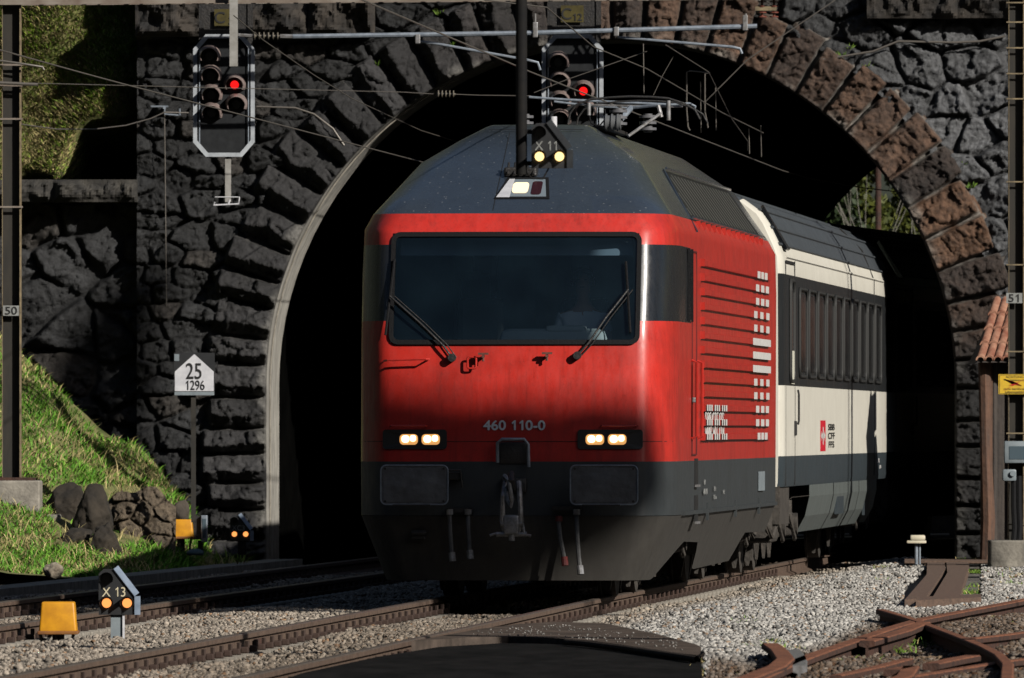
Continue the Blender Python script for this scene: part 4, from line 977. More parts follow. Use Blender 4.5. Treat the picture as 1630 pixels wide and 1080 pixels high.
# bogies with wheels
def wheel_proto(parent, y):
    for sgn in (-1, 1):
        mb = MB(); x = sgn*.75
        prof = [(.0, .06), (.2, .08), (.42, .05), (.55, .065), (.55, -.065), (.585, -.07), (.585, -.095), (.2, -.08), (0, -.08)]
        n = 32; v = [(x+sgn*dx_, y+r_*math.cos(2*math.pi*k/n), .55+r_*math.sin(2*math.pi*k/n)) for r_, dx_ in prof for k in range(n)]
        mb.add(v, [(i*n+k, i*n+(k+1) % n, (i+1)*n+(k+1) % n, (i+1)*n+k) for i in range(len(prof)-1) for k in range(n)]); mb.build('wheel', M['bogie'], parent, smooth=True)
def bogie(root, yc, wb, half=1.12, nm='bogie'):
    mb = MB()
    for sgn in (-1, 1):
        mb.box((sgn*half-.07, yc-wb/2-.6, .48), (sgn*half+.07, yc+wb/2+.6, .70), 0, .03)
        for a in (-1, 1):
            y = yc+a*wb/2; mb.box((sgn*half-.10, y-.2, .38), (sgn*half+.13, y+.2, .66), 0, .05); mb.cyl((sgn*half, y-.38, .5), (sgn*half, y-.38, .78), .10, n=12); mb.cyl((sgn*half, y+.38, .5), (sgn*half, y+.38, .78), .10, n=12)
            mb.cyl((sgn*(half+.13), y, .52), (sgn*(half+.18), y, .52), .12, n=14)
            # sand pipe / brake hanger brackets seen as small wedges above the rail
            for q in (-.72, .72): mb.prism([(sgn*.78-.06, y+q, .33), (sgn*.78+.06, y+q, .33), (sgn*.78+.015, y+q, .06), (sgn*.78-.015, y+q, .06)], (0, .10, 0))
            for q in (-.55, .55): mb.prism([(sgn*.95-.04, y+q, .46), (sgn*.95+.04, y+q, .46), (sgn*.95+.012, y+q, .14), (sgn*.95-.012, y+q, .14)], (0, .08, 0))
            mb.tube([(sgn*half+.1, y-.3, .62), (sgn*half+.16, y-.1, .36), (sgn*half+.14, y+.1, .34), (sgn*half+.1, y+.3, .6)], .02)
        mb.cyl((sgn*half+.08, yc-.3, .45), (sgn*half+.08, yc+.45, .72), .05, n=10)
    mb.box((-1.0, yc-wb/2+.5, .35), (1.0, yc+wb/2-.5, .7), 0, .04)
    for a in (-1, 1): mb.cyl((-.7, yc+a*wb/2, .55), (.7, yc+a*wb/2, .55), .09, n=12)
    b = mb.build(nm, M['bogie'], root, smooth=True)
    for a in (-1, 1): wheel_proto(b, yc+a*wb/2)
    return b
bogie(loco, 3.8, 2.8); bogie(loco, 14.7, 2.8)
mb = MB(); mb.box((-1.1, 7.2, .32), (1.1, 12.9, .76)); mb.box((-.6, 17.9, .80), (.6, 18.1, 1.3)); mb.build('transformer_tank', M['bogie'], loco)
# pantograph
mb = MB(); pz = 4.46
mb.box((.05, 4.3, pz-.02), (.62, 6.9, pz+.01))
pb = mb.build('pantograph', M['blackmetal'], loco)
for x, y in ((.70, 4.3), (-.35, 6.4), (.85, 6.4)):
    mb = MB(); mb.cyl((x, y, pz), (x, y, pz+.18), .045, n=12)
    for k in range(3): mb.cyl((x, y, pz+.02+k*.06), (x, y, pz+.045+k*.06), .085, n=14)
    mb.build('insulator', mat('grey_insulator', (.13, .13, .14), .35), pb, smooth=True)
mb = MB()
for k in range(3): mb.cyl((.585+.055*k, 4.2, 4.50), (.60+.055*k, 4.2, 4.50), .085, n=18)
mb.cyl((.57, 4.2, 4.50), (.73, 4.2, 4.50), .070, n=18); mb.build('surge_drum', mat('drum_grey', (.12, .125, .13), .5), pb, smooth=True)
mb = MB(); mb.tube([(.65, 4.25, 4.45), (.80, 4.6, 4.65)], .030, 8); mb.tube([(.80, 4.6, 4.65), (1.07, 4.5, 4.675)], .016, 8); mb.build('lower_arm', M['steelpale'], pb, smooth=True)
mb = MB(); mb.tube([(.80, 4.2, 4.37), (1.10, 4.5, 4.60)], .015, 8); mb.tube([(1.07, 4.5, 4.675), (1.10, 4.5, 4.56)], .02, 8); mb.build('upper_arm', M['steel'], pb, smooth=True)
hd = [(.20, 4.50), (.22, 4.60), (.28, 4.68), (.41, 4.73), (.60, 4.75), (.80, 4.76), (1.0, 4.755), (1.165, 4.74), (1.32, 4.69), (1.42, 4.63), (1.47, 4.54)]
mb = MB(); mb.tube([(a, 4.55, b) for a, b in hd], .011, 8); cs_ = mb.build('contact_strip', M['blackmetal'], pb, smooth=True)
mb = MB(); mb.tube([(a+.05, 4.95, b-.03) for a, b in hd], .009, 8); mb.build('contact_strip', M['blackmetal'], pb, smooth=True)
mb = MB(); mb.tube([(.30, 4.6, 4.68), (1.3, 4.6, 4.66)], .010)
mb.cyl((.40, 4.55, 4.70), (.40, 4.55, 4.58), .020, n=10); mb.cyl((1.165, 4.55, 4.72), (1.165, 4.55, 4.53), .022, n=10); mb.build('strip_spring', M['steel'], cs_, smooth=True)
mb = MB(); mb.tube([(.40, 4.6, 4.58), (.42, 4.6, 4.50), (.50, 4.6, 4.48), (.56, 4.6, 4.55), (.55, 4.6, 4.64)], .008); mb.build('cable_loop', M['rubber'], pb)

# the driver
drv = (loco.matrix_world @ Vector((0, 0, 0)))
def local2world(u, s, z):
    c, s_ = math.cos(TH), math.sin(TH); return Vector((u*c-s*s_, 116+u*s_+s*c, z))
dp = empty('person', local2world(.58, 1.15, 2.14), 'driver in a white shirt seated behind the locomotive windshield', 'person', rz=TH)
def skin_body(name, chains, radii, m_, parent):
    V = []; E = []; Rr = []; idx = {}
    for ch, rr_ in zip(chains, radii):
        prev = None
        for p, r_ in zip(ch, rr_):
            k = tuple(round(q, 4) for q in p)
            if k not in idx: idx[k] = len(V); V.append(p); Rr.append(r_)
            if prev is not None: E.append((prev, idx[k]))
            prev = idx[k]
    me = bpy.data.meshes.new(name); me.from_pydata(V, E, []); o = bpy.data.objects.new(name, me); COL.objects.link(o)
    md = o.modifiers.new('skin', 'SKIN'); md.use_smooth_shade = True
    for i, r_ in enumerate(Rr):
        sv_ = me.skin_vertices[0].data[i]; sv_.radius = (r_, r_) if not isinstance(r_, tuple) else r_; sv_.use_root = (i == 0)
    sd = o.modifiers.new('sub', 'SUBSURF'); sd.levels = 1; sd.render_levels = 1
    dg = bpy.context.evaluated_depsgraph_get(); me2 = bpy.data.meshes.new_from_object(o.evaluated_get(dg)); o.modifiers.clear(); o.data = me2; me2.materials.clear(); me2.materials.append(m_)
    me2.polygons.foreach_set('use_smooth', [True]*len(me2.polygons)); o.parent = parent; return o
ch = [[(0, 0, .05), (0, -.01, .22), (0, 0, .42), (0, 0, .54), (0, -.01, .62), (0, -.02, .70), (0, -.03, .80), (0, -.02, .89)]]
rd = [[(.16, .12), (.15, .11), (.18, .12), (.12, .09), (.055, .055), (.075, .085), (.082, .10), (.055, .07)]]
for sgn in (-1, 1):
    ch.append([(0, 0, .42), (sgn*.19, 0, .47), (sgn*.25, -.05, .22), (sgn*.20, -.32, .16), (sgn*.19, -.40, .17)]); rd.append([(.18, .12), .062, .045, .036, .030])
    for k in range(4): ch.append([(sgn*.19, -.40, .17), (sgn*(.16+.02*k), -.46-.008*(k % 3), .165), (sgn*(.16+.02*k), -.49-.01*(k % 3), .14)]); rd.append([.030, .010, .008])
    ch.append([(sgn*.20, -.36, .165), (sgn*.16, -.40, .16), (sgn*.145, -.44, .15)]); rd.append([.02, .011, .009])
    ch.append([(0, 0, .05), (sgn*.10, -.02, .03), (sgn*.13, -.45, .05), (sgn*.13, -.50, -.42), (sgn*.13, -.62, -.47)]); rd.append([(.16, .12), .085, .06, .045, .035])
skin_body('body', ch, rd, M['skin'], dp)
sh = [[(0, 0, .04), (0, -.01, .22), (0, 0, .42), (0, 0, .535)]]; sr = [[(.175, .135), (.165, .125), (.195, .135), (.09, .08)]]
for sgn in (-1, 1): sh.append([(0, 0, .42), (sgn*.195, 0, .47), (sgn*.235, -.025, .30)]); sr.append([(.195, .135), .075, .060])
skin_body('shirt', sh, sr, M['shirt'], dp)
mb = MB(); bm = bmesh.new(); bmesh.ops.create_uvsphere(bm, u_segments=16, v_segments=10, radius=.098)
for q in bm.verts: q.co = Vector((q.co.x*.98, q.co.y*1.08+.015, q.co.z*1.02+.86))
bmesh.ops.delete(bm, geom=[q for q in bm.verts if q.co.y < -.01 and q.co.z < .895], context='VERTS'); mb.bm(bm); mb.build('hair', M['hair'], dp, smooth='all')
mb = MB()
for sgn in (-1, 1): mb.box((sgn*.03-.012, -.128, .815), (sgn*.03+.012, -.118, .827), 0, .004)
mb.box((-.022, -.128, .748), (.022, -.118, .757), 0, .003); mb.build('face_features', M['hair'], dp)
mb = MB()
for sgn in (-1, 1): mb.cyl((sgn*.085, -.01, .80), (sgn*.115, -.01, .80), .038, n=12)
mb.tube([(.10*math.sin(t), 0, .81+.12*math.cos(t)) for t in np.linspace(-1.5, 1.5, 12)], .010); mb.build('headset', M['cabdark'], dp, smooth=True)

# ---------------------------------------------------------------- coaches
def coach(loc, ang, label, length=24.6, lettered=True, door=True):
    gm = M['sideglass'] if lettered else M['cabdark']
    root = empty('passenger_coach', loc, label, 'railway coach', 'passenger coaches behind the locomotive', rz=-ang)
    Zc = [.95, 1.0, 1.28, 1.285, 2.04, 2.045, 3.24, 3.245, 3.42, 3.555, 3.56, 3.785, 3.90, 4.04, 4.16, 4.23, 4.26]
    Wc = [1.40, 1.41, 1.415, 1.415, 1.415, 1.415, 1.41, 1.41, 1.40, 1.357, 1.355, 1.248, 1.17, .98, .66, .30, 0.]
    prof = [(w_, z) for w_, z in zip(Wc, Zc)]+[(-w_, z) for w_, z in reversed(list(zip(Wc, Zc))[:-1])]
    k = len(prof); ysx = [0, .10, .5, 1.3, 3.0, 8, 13, 18, 22, length-.1, length]
    def inset(y): return .05 if y in (0, length) else 0
    mb = MB(); v = [(p[0]*(1-inset(y)*.7), y, p[1]-(inset(y)*.4 if p[1] > 3.5 else 0)) for y in ysx for p in prof]; fs = []; mis = []
    for i in range(len(ysx)-1):
        for j in range(k-1):
            z = (prof[j][1]+prof[j+1][1])/2; mi = 2 if z < 1.28 else 0 if z < 2.042 else 1 if z < 3.242 else 0 if z < 3.557 or (ysx[i] < .45 and z < 4.1) else 3
            fs.append((i*k+j, i*k+j+1, (i+1)*k+j+1, (i+1)*k+j)); mis.append(mi)
    o0 = len(mb.v); mb.add(v, fs); mb.mi = mis
    mb.add(v[:k], [tuple(range(k))], 0); mb.add(v[-k:], [tuple(range(k))], 0)
    mb.build('coach_body', [M['coach_white'], M['coach_black'], M['coach_dark'], M['coach_roof']], root, smooth=True)
    mb = MB()                                         # roof ribs
    for z, w_ in ((3.56, 1.355), (3.74, 1.27), (3.93, 1.145), (4.05, .955), (4.15, .69), (4.22, .36)):
        for sgn in (-1, 1): mb.tube([(sgn*(w_+.005), .2, z), (sgn*(w_+.005), length-.2, z)], .018, 6)
    mb.build('roof_rib', M['coach_roof'], root)
    mb = MB()
    for sgn in (-1, 1): mb.tube([(sgn*1.402, .9, 3.43), (sgn*1.402, length-.9, 3.43)], .014, 6)
    mb.build('rain_gutter', M['coach_white'], root)
    for sgn in (-1, 1):                               # dark skirt panels
        mb = MB()
        for a_, b_ in ((2.6, 3.9) if 0 else (5.6, 11.0), (11.1, 15.4), (15.5, 17.2), (17.25, 21.8)):
            q = [(sgn*1.41, a_, .95), (sgn*1.41, a_, .82), (sgn*1.36, a_, .60), (sgn*1.26, a_, .42)]
            mb.add([Vector(p) for p in q]+[Vector(p)+Vector((0, b_-a_-.05, 0)) for p in q], [(j, j+1, j+5, j+4) for j in range(3)])
        mb.build('skirt_panel', M['coach_skirt'], root)
        mb = MB(); mb.box((sgn*1.39-.02, 12.0, .58), (sgn*1.39+.012, 13.6, .86)); mb.box((sgn*1.37-.02, 19.2, .52), (sgn*1.37+.012, 20.2, .90)); mb.build('vent_grille', M['coach_dark'], root)
    mb = MB()
    for sgn in (-1, 1):
        mb.box((sgn*1.417-.004, 21.0, 1.0), (sgn*1.417+.004, 21.03, 3.42)); mb.prism([(sgn*1.255, 21.0, 3.78), (sgn*1.405, 21.0, 3.42), (sgn*1.42, 21.0, 3.42), (sgn*1.27, 21.0, 3.79)], (0, .03, 0)); mb.prism([(sgn*1.255, 21.0, 3.78), (sgn*.98, 21.0, 4.05), (sgn*.99, 21.0, 4.07), (sgn*1.27, 21.0, 3.79)], (0, .03, 0))
    mb.build('panel_seam', M['ink'], root)
    mb = MB(); mb.box((-1.38, .02, .55), (1.38, 1.9, .96)); mb.box((-1.2, 6, .45), (1.2, 21, .95)); mb.build('underframe', M['bogie'], root)
    bogie(root, 3.9, 2.5, nm='bogie'); bogie(root, length-3.9, 2.5, nm='bogie')
    mb = MB(); mb.box((.55, -.05, .35), (1.3, 1.2, .75), 0, .05); mb.cyl((1.15, 1.8, .62), (1.15, 2.6, .66), .13, n=14); mb.cyl((.85, -.45, 1.05), (.85, 0, 1.05), .14, n=16); mb.cyl((-.85, -.45, 1.05), (-.85, 0, 1.05), .14, n=16)
    for k_ in range(5): mb.tube([(.4+k_*.2, -.1, .9), (.42+k_*.2, -.25, .55), (.5+k_*.2, -.1, .42), (.55+k_*.2, .2, .6)], .03)
    mb.build('end_gear', M['bogie'], root, smooth=True)
    x = 1.412                                          # windows on both sides
    for sgn in (1, -1):
        X0 = sgn*x
        if door:
            mb = MB(); mb.box((X0-.01, 1.35, 2.10), (X0+.012, 2.05, 3.16), 0, .04*0); dw = mb.build('door_window', gm, root)
            pr = rrect(1.32, 2.08, 2.09, 3.18, .12); mb = MB(); mb.tube([Vector((X0+sgn*.012, a, b)) for a, b in pr+[pr[0]]], .025, 6); mb.build('window_frame', M['windowrim'], dw, smooth=True)
            mb = MB(); mb.box((X0+sgn*.016-.004, 1.55, 2.06), (X0+sgn*.016+.004, 2.06, 2.42)); mb.build('window_sticker', mat('pale_sticker', (.62, .60, .50), .6), dw)
            mb = MB(); mb.box((X0-.003, 2.44, .96), (X0+.006, 2.48, 3.40)); mb.box((X0-.003, .62, 3.36), (X0+.006, 2.48, 3.39)); mb.box((X0-.003, .60, .96), (X0+.005, .63, 3.36)); mb.build('door_seam', M['ink'], root)
            mb = MB(); mb.box((X0-.01, 2.30, 1.50), (X0+.03, 2.42, 1.66), 0, .01); mb.tube([(X0+sgn*.03, 2.58, 1.62), (X0+sgn*.04, 2.58, 1.66), (X0+sgn*.04, 2.58, 1.95), (X0+sgn*.03, 2.58, 2.0)], .012); mb.build('door_handle', M['ink'], root)
        wy = 3.3; kk = 0
        while wy < length-2.2:
            mb = MB(); mb.box((X0-.01, wy, 2.20), (X0+.008, wy+1.45, 3.06)); wo_ = mb.build('window', gm, root)
            mb = MB(); pr = rrect(wy-.05, wy+1.5, 2.15, 3.11, .12); mb.tube([Vector((X0+sgn*.012, a, b)) for a, b in pr+[pr[0]]], .019, 6); mb.build('window_frame', M['windowrim'], wo_, smooth=True)
            wy += 1.98; kk += 1
        if lettered:
            mb = MB(); mb.box((X0-.002, 7.9, 1.32), (X0+.006, 9.05, 1.67)); lg = mb.build('logo', mat('logo_red', (.60, .012, .03), .5), root)
            mb = MB(); c0 = X0+sgn*.0075
            def qd(a, b, c, d): mb.add([(c0, a, c), (c0, b, c), (c0, b, d), (c0, a, d)], [(0, 1, 2, 3)])
            qd(8.39, 8.56, 1.395, 1.595); qd(8.14, 8.81, 1.467, 1.523); mb.add([(c0, 8.0, 1.495), (c0, 8.2, 1.56), (c0, 8.2, 1.43)], [(0, 1, 2)]); mb.add([(c0, 8.95, 1.495), (c0, 8.75, 1.43), (c0, 8.75, 1.56)], [(0, 1, 2)]); mb.build('logo_cross', M['white'], lg)
            mb = MB()
            for zc, tx in ((1.595, 'SBB'), (1.495, 'CFF'), (1.395, 'FFS')): add_text(mb, tx, .10, (X0+sgn*.006, 10.35, zc), (0, sgn, 0), (0, 0, 1), ext=.001, sx=9.5, bold=.002)
            mb.build('lettering', M['ink'], root)
            mb = MB(); add_text(mb, '2. 61 85', .07, (X0+sgn*.006, 22.0, 1.18), (0, sgn, 0), (0, 0, 1), ext=.001, sx=2.5, bold=.002); add_text(mb, '20-90', .06, (X0+sgn*.006, 22.6, 1.10), (0, sgn, 0), (0, 0, 1), ext=.001, sx=3); mb.build('data_marks', M['white'], root)
    # raised white door-corner hood with grab glass near the roof, as on the photographed end
    for sgn in (1, -1):
        mb = MB(); q = [(sgn*1.16, .45, 3.94), (sgn*1.40, .75, 3.50), (sgn*1.40, 1.35, 3.50), (sgn*1.12, 1.05, 3.98)]
        nn = Vector((sgn*.8, 0, .5)).normalized()*.03; mb.prism([Vector(p) for p in q], nn); mb.build('corner_lamp_glass', M['sideglass'], root)
    return root
M['windowrim'] = mat('window_rim', (.032, .032, .031), .6, spec=.2)
a1 = math.atan(.0755); coach((1.49, 134.7, 0), a1, 'white and black coach with red emblem directly behind the red locomotive')
a2 = math.atan(.15); coach((3.42, 160.3, 0), a2, 'second coach, only its sunlit edge showing inside the tunnel mouth', lettered=False)
mb = MB(); mb.box((-.75, .0, 1.15), (.75, .62, 3.3), 0, .05)
o = mb.build('gangway_bellows', M['rubber'], None, loc=(0, 0, 0)); o.parent = loco; o.location = (0, LEN, 0)

# ---------------------------------------------------------------- masts, gantry, signals
def hmast(root, x, y, zb0, zt, w_=.20):
    mb = MB(); mb.box((x-w_/2, y-.010, zb0), (x+w_/2, y+.010, zt)); mb.build('web', M['mast'], root)
    mb = MB(); mb.box((x-w_/2-.006, y-.10, zb0), (x-w_/2, y+.10, zt)); mb.box((x+w_/2, y-.10, zb0), (x+w_/2+.018, y+.10, zt)); mb.build('flange', M['mastedge'], root)  # sunlit look of the flanges is painted on; the web stays dark
def plate(root, name, p, wd, ht, m_, txt=None, ts=.1, tm='ink', dep=.01, sx=1.):
    mb = MB(); mb.box((p[0]-wd/2, p[1]-dep, p[2]-ht/2), (p[0]+wd/2, p[1], p[2]+ht/2)); o = mb.build(name, m_, root)
    if txt: mb = MB(); add_text(mb, txt, ts, (p[0], p[1]-dep-.002, p[2]), (1, 0, 0), (0, 0, 1), ext=.001, sx=sx, bold=.002); mb.build('lettering', M[tm], o)
    return o
YG = 148.
p50 = P(18, 765, YG); m50 = empty('catenary_mast', p50, 'tall brown H-section mast with number plate 50 at the left edge', 'mast', 'catenary masts')
hmast(m50, 0, 0, 0, 6.2)
q = P(18, 495, YG)-p50; plate(m50, 'number_plate', (q.x, -.10, q.z), .19, .12, M['numgrey'], '50', .13, sx=1.15)
mb = MB(); mb.box((-.24, -.15, .0), (.28, .15, .035)); mb.build('base_plate', M['rustdark'], m50)
mb = MB()
for py in (104, 137, 190, 330): z = (P(0, py, YG)-p50).z; mb.box((-.13, -.125, z-.01), (.14, -.10, z+.01))
mb.build('strap', M['beam'], m50)
mb = MB(); zc = p50.z
mb.box((p50.x-.9, YG-.42, -.3), (p50.x+.35, YG+.5, zc-.001), 0, .02); mb.box((p50.x+.34, YG-.3, -.3), (p50.x+.58, YG+.4, zc-.40), 0, .02)
tag(mb.build('mast_foundation', M['concrete']), 'stepped concrete foundation block under mast 50 on the grass bank', 'foundation')
p51 = P(1617, 860, YG); m51 = empty('catenary_mast', p51, 'tall dark H-section mast with number plate 51 and yellow warning sign at the right edge', 'mast', 'catenary masts')
hmast(m51, 0, 0, 0, 7.3, .165)
q = P(1614, 475, YG)-p51; plate(m51, 'number_plate', (q.x, -.10, q.z), .19, .12, M['numgrey'], '51', .13, sx=1.15)
mb = MB()
for py in (5, 36, 77, 118, 158, 290, 422, 560, 690, 835): z = (P(0, py, YG)-p51).z; mb.box((-.115, -.115, z-.008), (.12, -.10, z+.008))
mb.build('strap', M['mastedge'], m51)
q = P(1613, 612, YG)-p51
wsn = plate(m51, 'warning_sign', (q.x, -.14, q.z), .36, .235, M['signyellow'])
mb = MB()
for tx, dz in (('ACHTUNG', .085), ('Hochspannung', .05), ('nicht berühren', -.055), ('Lebensgefahr', -.09)): add_text(mb, tx, .036, (q.x+.01, -.152, q.z+dz), (1, 0, 0), (0, 0, 1), ext=.001, sx=1.2)
mb.box((q.x-.165, -.152, q.z+.106), (q.x+.165, -.150, q.z+.111)); mb.box((q.x-.165, -.152, q.z-.111), (q.x+.165, -.150, q.z-.106)); mb.box((q.x-.17, -.152, q.z-.111), (q.x-.165, -.150, q.z+.111)); mb.build('lettering', M['ink'], wsn)
mb = MB(); zig = [(-.14, -.03), (.0, .045), (-.03, .005), (.15, .04), (.15, .055), (-.01, .03), (.02, .07), (-.0, .07), (-.09, .01), (-.05, .015)]
mb.prism([Vector((q.x+a*1.0, -.155, q.z+b-.01)) for a, b in [(-.15, -.08), (-.01, -.005), (-.06, -.002), (.15, .075), (.03, .025), (.07, .03)]], (0, .002, 0))
mb.prism([Vector((q.x+a, -.157, q.z+b)) for a, b in [(-.12, .065), (.0, .03), (-.05, .02), (.10, -.02), (-.01, .0), (.03, .02)]], (0, .002, 0)); mb.build('lightning_bolt', M['signred'], wsn)
q = P(1616, 720, YG)-p51; mb = MB(); mb.box((q.x-.14, -.34, q.z-.13), (q.x+.16, -.12, q.z+.13), 0, .015); jb = mb.build('junction_box', M['cabinet'], m51, smooth=True)
mb = MB(); mb.box((q.x-.085, -.346, q.z-.085), (q.x+.12, -.338, q.z+.07), 0, .004); mb.build('box_window', M['cabinetdark'], jb)
q = P(1604, 758, YG)-p51; mb = MB(); mb.box((q.x-.07, -.3, q.z-.06), (q.x+.09, -.12, q.z+.08), 0, .02); mb.cyl((q.x+.05, -.33, q.z+.03), (q.x+.05, -.28, q.z+.03), .035, n=12); mb.build('switch_lever', M['cabinet'], m51, smooth=True)
mb = MB()
for dxx in (-.03, .03): mb.tube([(dxx, -.16, q.z), (dxx, -.18, .4), (dxx+.01, -.22, .15), (dxx-.01, -.26, -.08)], .035, 8)
mb.build('cable', M['rubber'], m51, smooth=True)
mb = MB(); qq = P(1574, 0, YG).x; mb.box((qq, YG-.45, -.2), (p51.x+.6, YG+.4, p51.z+.0), 0, .02)
tag(mb.build('mast_foundation', M['concrete']), 'square concrete foundation block under mast 51 by the shed', 'foundation')
# gantry beam
zb1, zb2 = P(0, 9, YG).z, P(0, 1.5, YG).z-.03
gb = empty('gantry_beam', (0, YG, zb1), 'tan riveted gantry beam crossing the top of the picture between masts 50 and 51', 'gantry')
mb = MB(); xl, xr = p50.x-.3, p51.x+.3
def bz(x): return (x-xl)/(xr-xl)*.10
for y in (-.14, .14):
    for dz, t in ((0, .09), (.42, .09)):
        mb.add([(xl, y-.02, dz), (xr, y-.02, dz+bz(xr)), (xr, y+.02, dz+bz(xr)), (xl, y+.02, dz), (xl, y-.02, dz+t), (xr, y-.02, dz+t+bz(xr)), (xr, y+.02, dz+t+bz(xr)), (xl, y+.02, dz+t)], [(0,3,2,1),(4,5,6,7),(0,1,5,4),(1,2,6,5),(2,3,7,6),(3,0,4,7)])
mb.build('chord', M['beam'], gb)
mb = MB(); k = 0; x = xl
while x < xr-.5:
    for y in (-.14, .14): mb.tube([(x, y, .05+bz(x)), (x+.25, y, .46+bz(x)), (x+.5, y, .05+bz(x))], .016)
    x += .5
mb.build('lattice', M['beam'], gb)
# drop post at the left signal, cantilever pipe
yp = YG-.3
dpst = P(372, 106, yp); dp1 = empty('drop_post', (dpst.x, yp, dpst.z), 'whitish square post hanging from the gantry in front of signal C3', 'post')
mb = MB(); mb.box((-.048, -.03, 0), (.048, .03, 1.1)); mb.build('post', M['beamwhite'], dp1)
def wpts(l, Y): return [P(a, b, Y if not isinstance(Y, (list, tuple)) else Y[i]) for i, (a, b) in enumerate(l)]
def pipe_thing(name, label, cat, pts, r, m_, extra=None, group=None):
    o0 = pts[0]; root = empty(name, o0, label, cat, group); mb = MB(); mb.tube([p-o0 for p in pts], r, 8); mb.build('tube', m_, root, smooth=True)
    if extra: extra(root, o0)
    return root
def insul(root, o0, a, b, n=5, r=.035):
    mb = MB(); a, b = a-o0, b-o0; mb.cyl(a, b, .014, n=8)
    for k in range(n): c = a+(b-a)*((k+.5)/n); d = (b-a).normalized()*.006; mb.cyl(c-d, c+d, r, n=14)
    mb.build('insulator', M['ceramic'], root, smooth=True)
def ex1(root, o0):
    insul(root, o0, P(402, 57.5, yp), P(446, 58, yp), 6, .045)
    mb = MB(); mb.tube([p-o0 for p in wpts([(378, 56), (404, 57.5)], yp)], .02); mb.tube([p-o0 for p in wpts([(446, 58), (470, 58.5)], yp)], .026)
    for px, py in ((665, 62), (852, 52), (981, 50), (1186, 41)): c = P(px, py, yp)-o0; mb.box((c.x-.03, -.05, c.z-.06), (c.x+.03, .05, c.z+.12 if px in (852, 1186) else c.z+.05), 0, .01)
    mb.cyl(P(852, 48, yp)-o0, P(852, 22, yp)-o0, .012); mb.cyl(P(1187, 40, yp)-o0, P(1187, 22, yp)-o0, .016); mb.build('clamp', M['steel'], root, smooth=True)
pipe_thing('cantilever_tube', 'long pale galvanised tube carried level across the upper picture by post and insulator', 'catenary tube', wpts([(466, 58.5), (840, 53), (1205, 42)], yp), .029, M['steelpale'], ex1)
def ex2(root, o0): pass
pipe_thing('registration_arm', 'short pale steady arm sloping down right above the left half of the arch', 'steady arm', wpts([(666, 61), (668, 67), (690, 69), (840, 96), (856, 100), (860, 112)], yp+.1), .017, M['steelpale'], None, 'steady arms under the cantilever tubes')
pipe_thing('registration_arm', 'pale steady arm with hooked end above the arch at the upper right', 'steady arm', wpts([(981, 50), (984, 60), (1000, 61), (1165, 75), (1178, 78), (1181, 86)], yp+.1), .017, M['steelpale'], None, 'steady arms under the cantilever tubes')
pipe_thing('registration_arm', 'lower thin steady arm right of the dark post, ending in a hook', 'steady arm', wpts([(842, 155), (900, 159), (1070, 167), (1098, 165), (1107, 170), (1105, 176)], yp), .015, M['steelpale'], None, 'steady arms under the cantilever tubes')
pipe_thing('registration_arm', 'lower steady arm closest above the roof, just under its thin twin', 'steady arm', wpts([(882, 162), (940, 169), (1000, 172)], yp), .014, M['steelpale'], None, 'steady arms under the cantilever tubes')

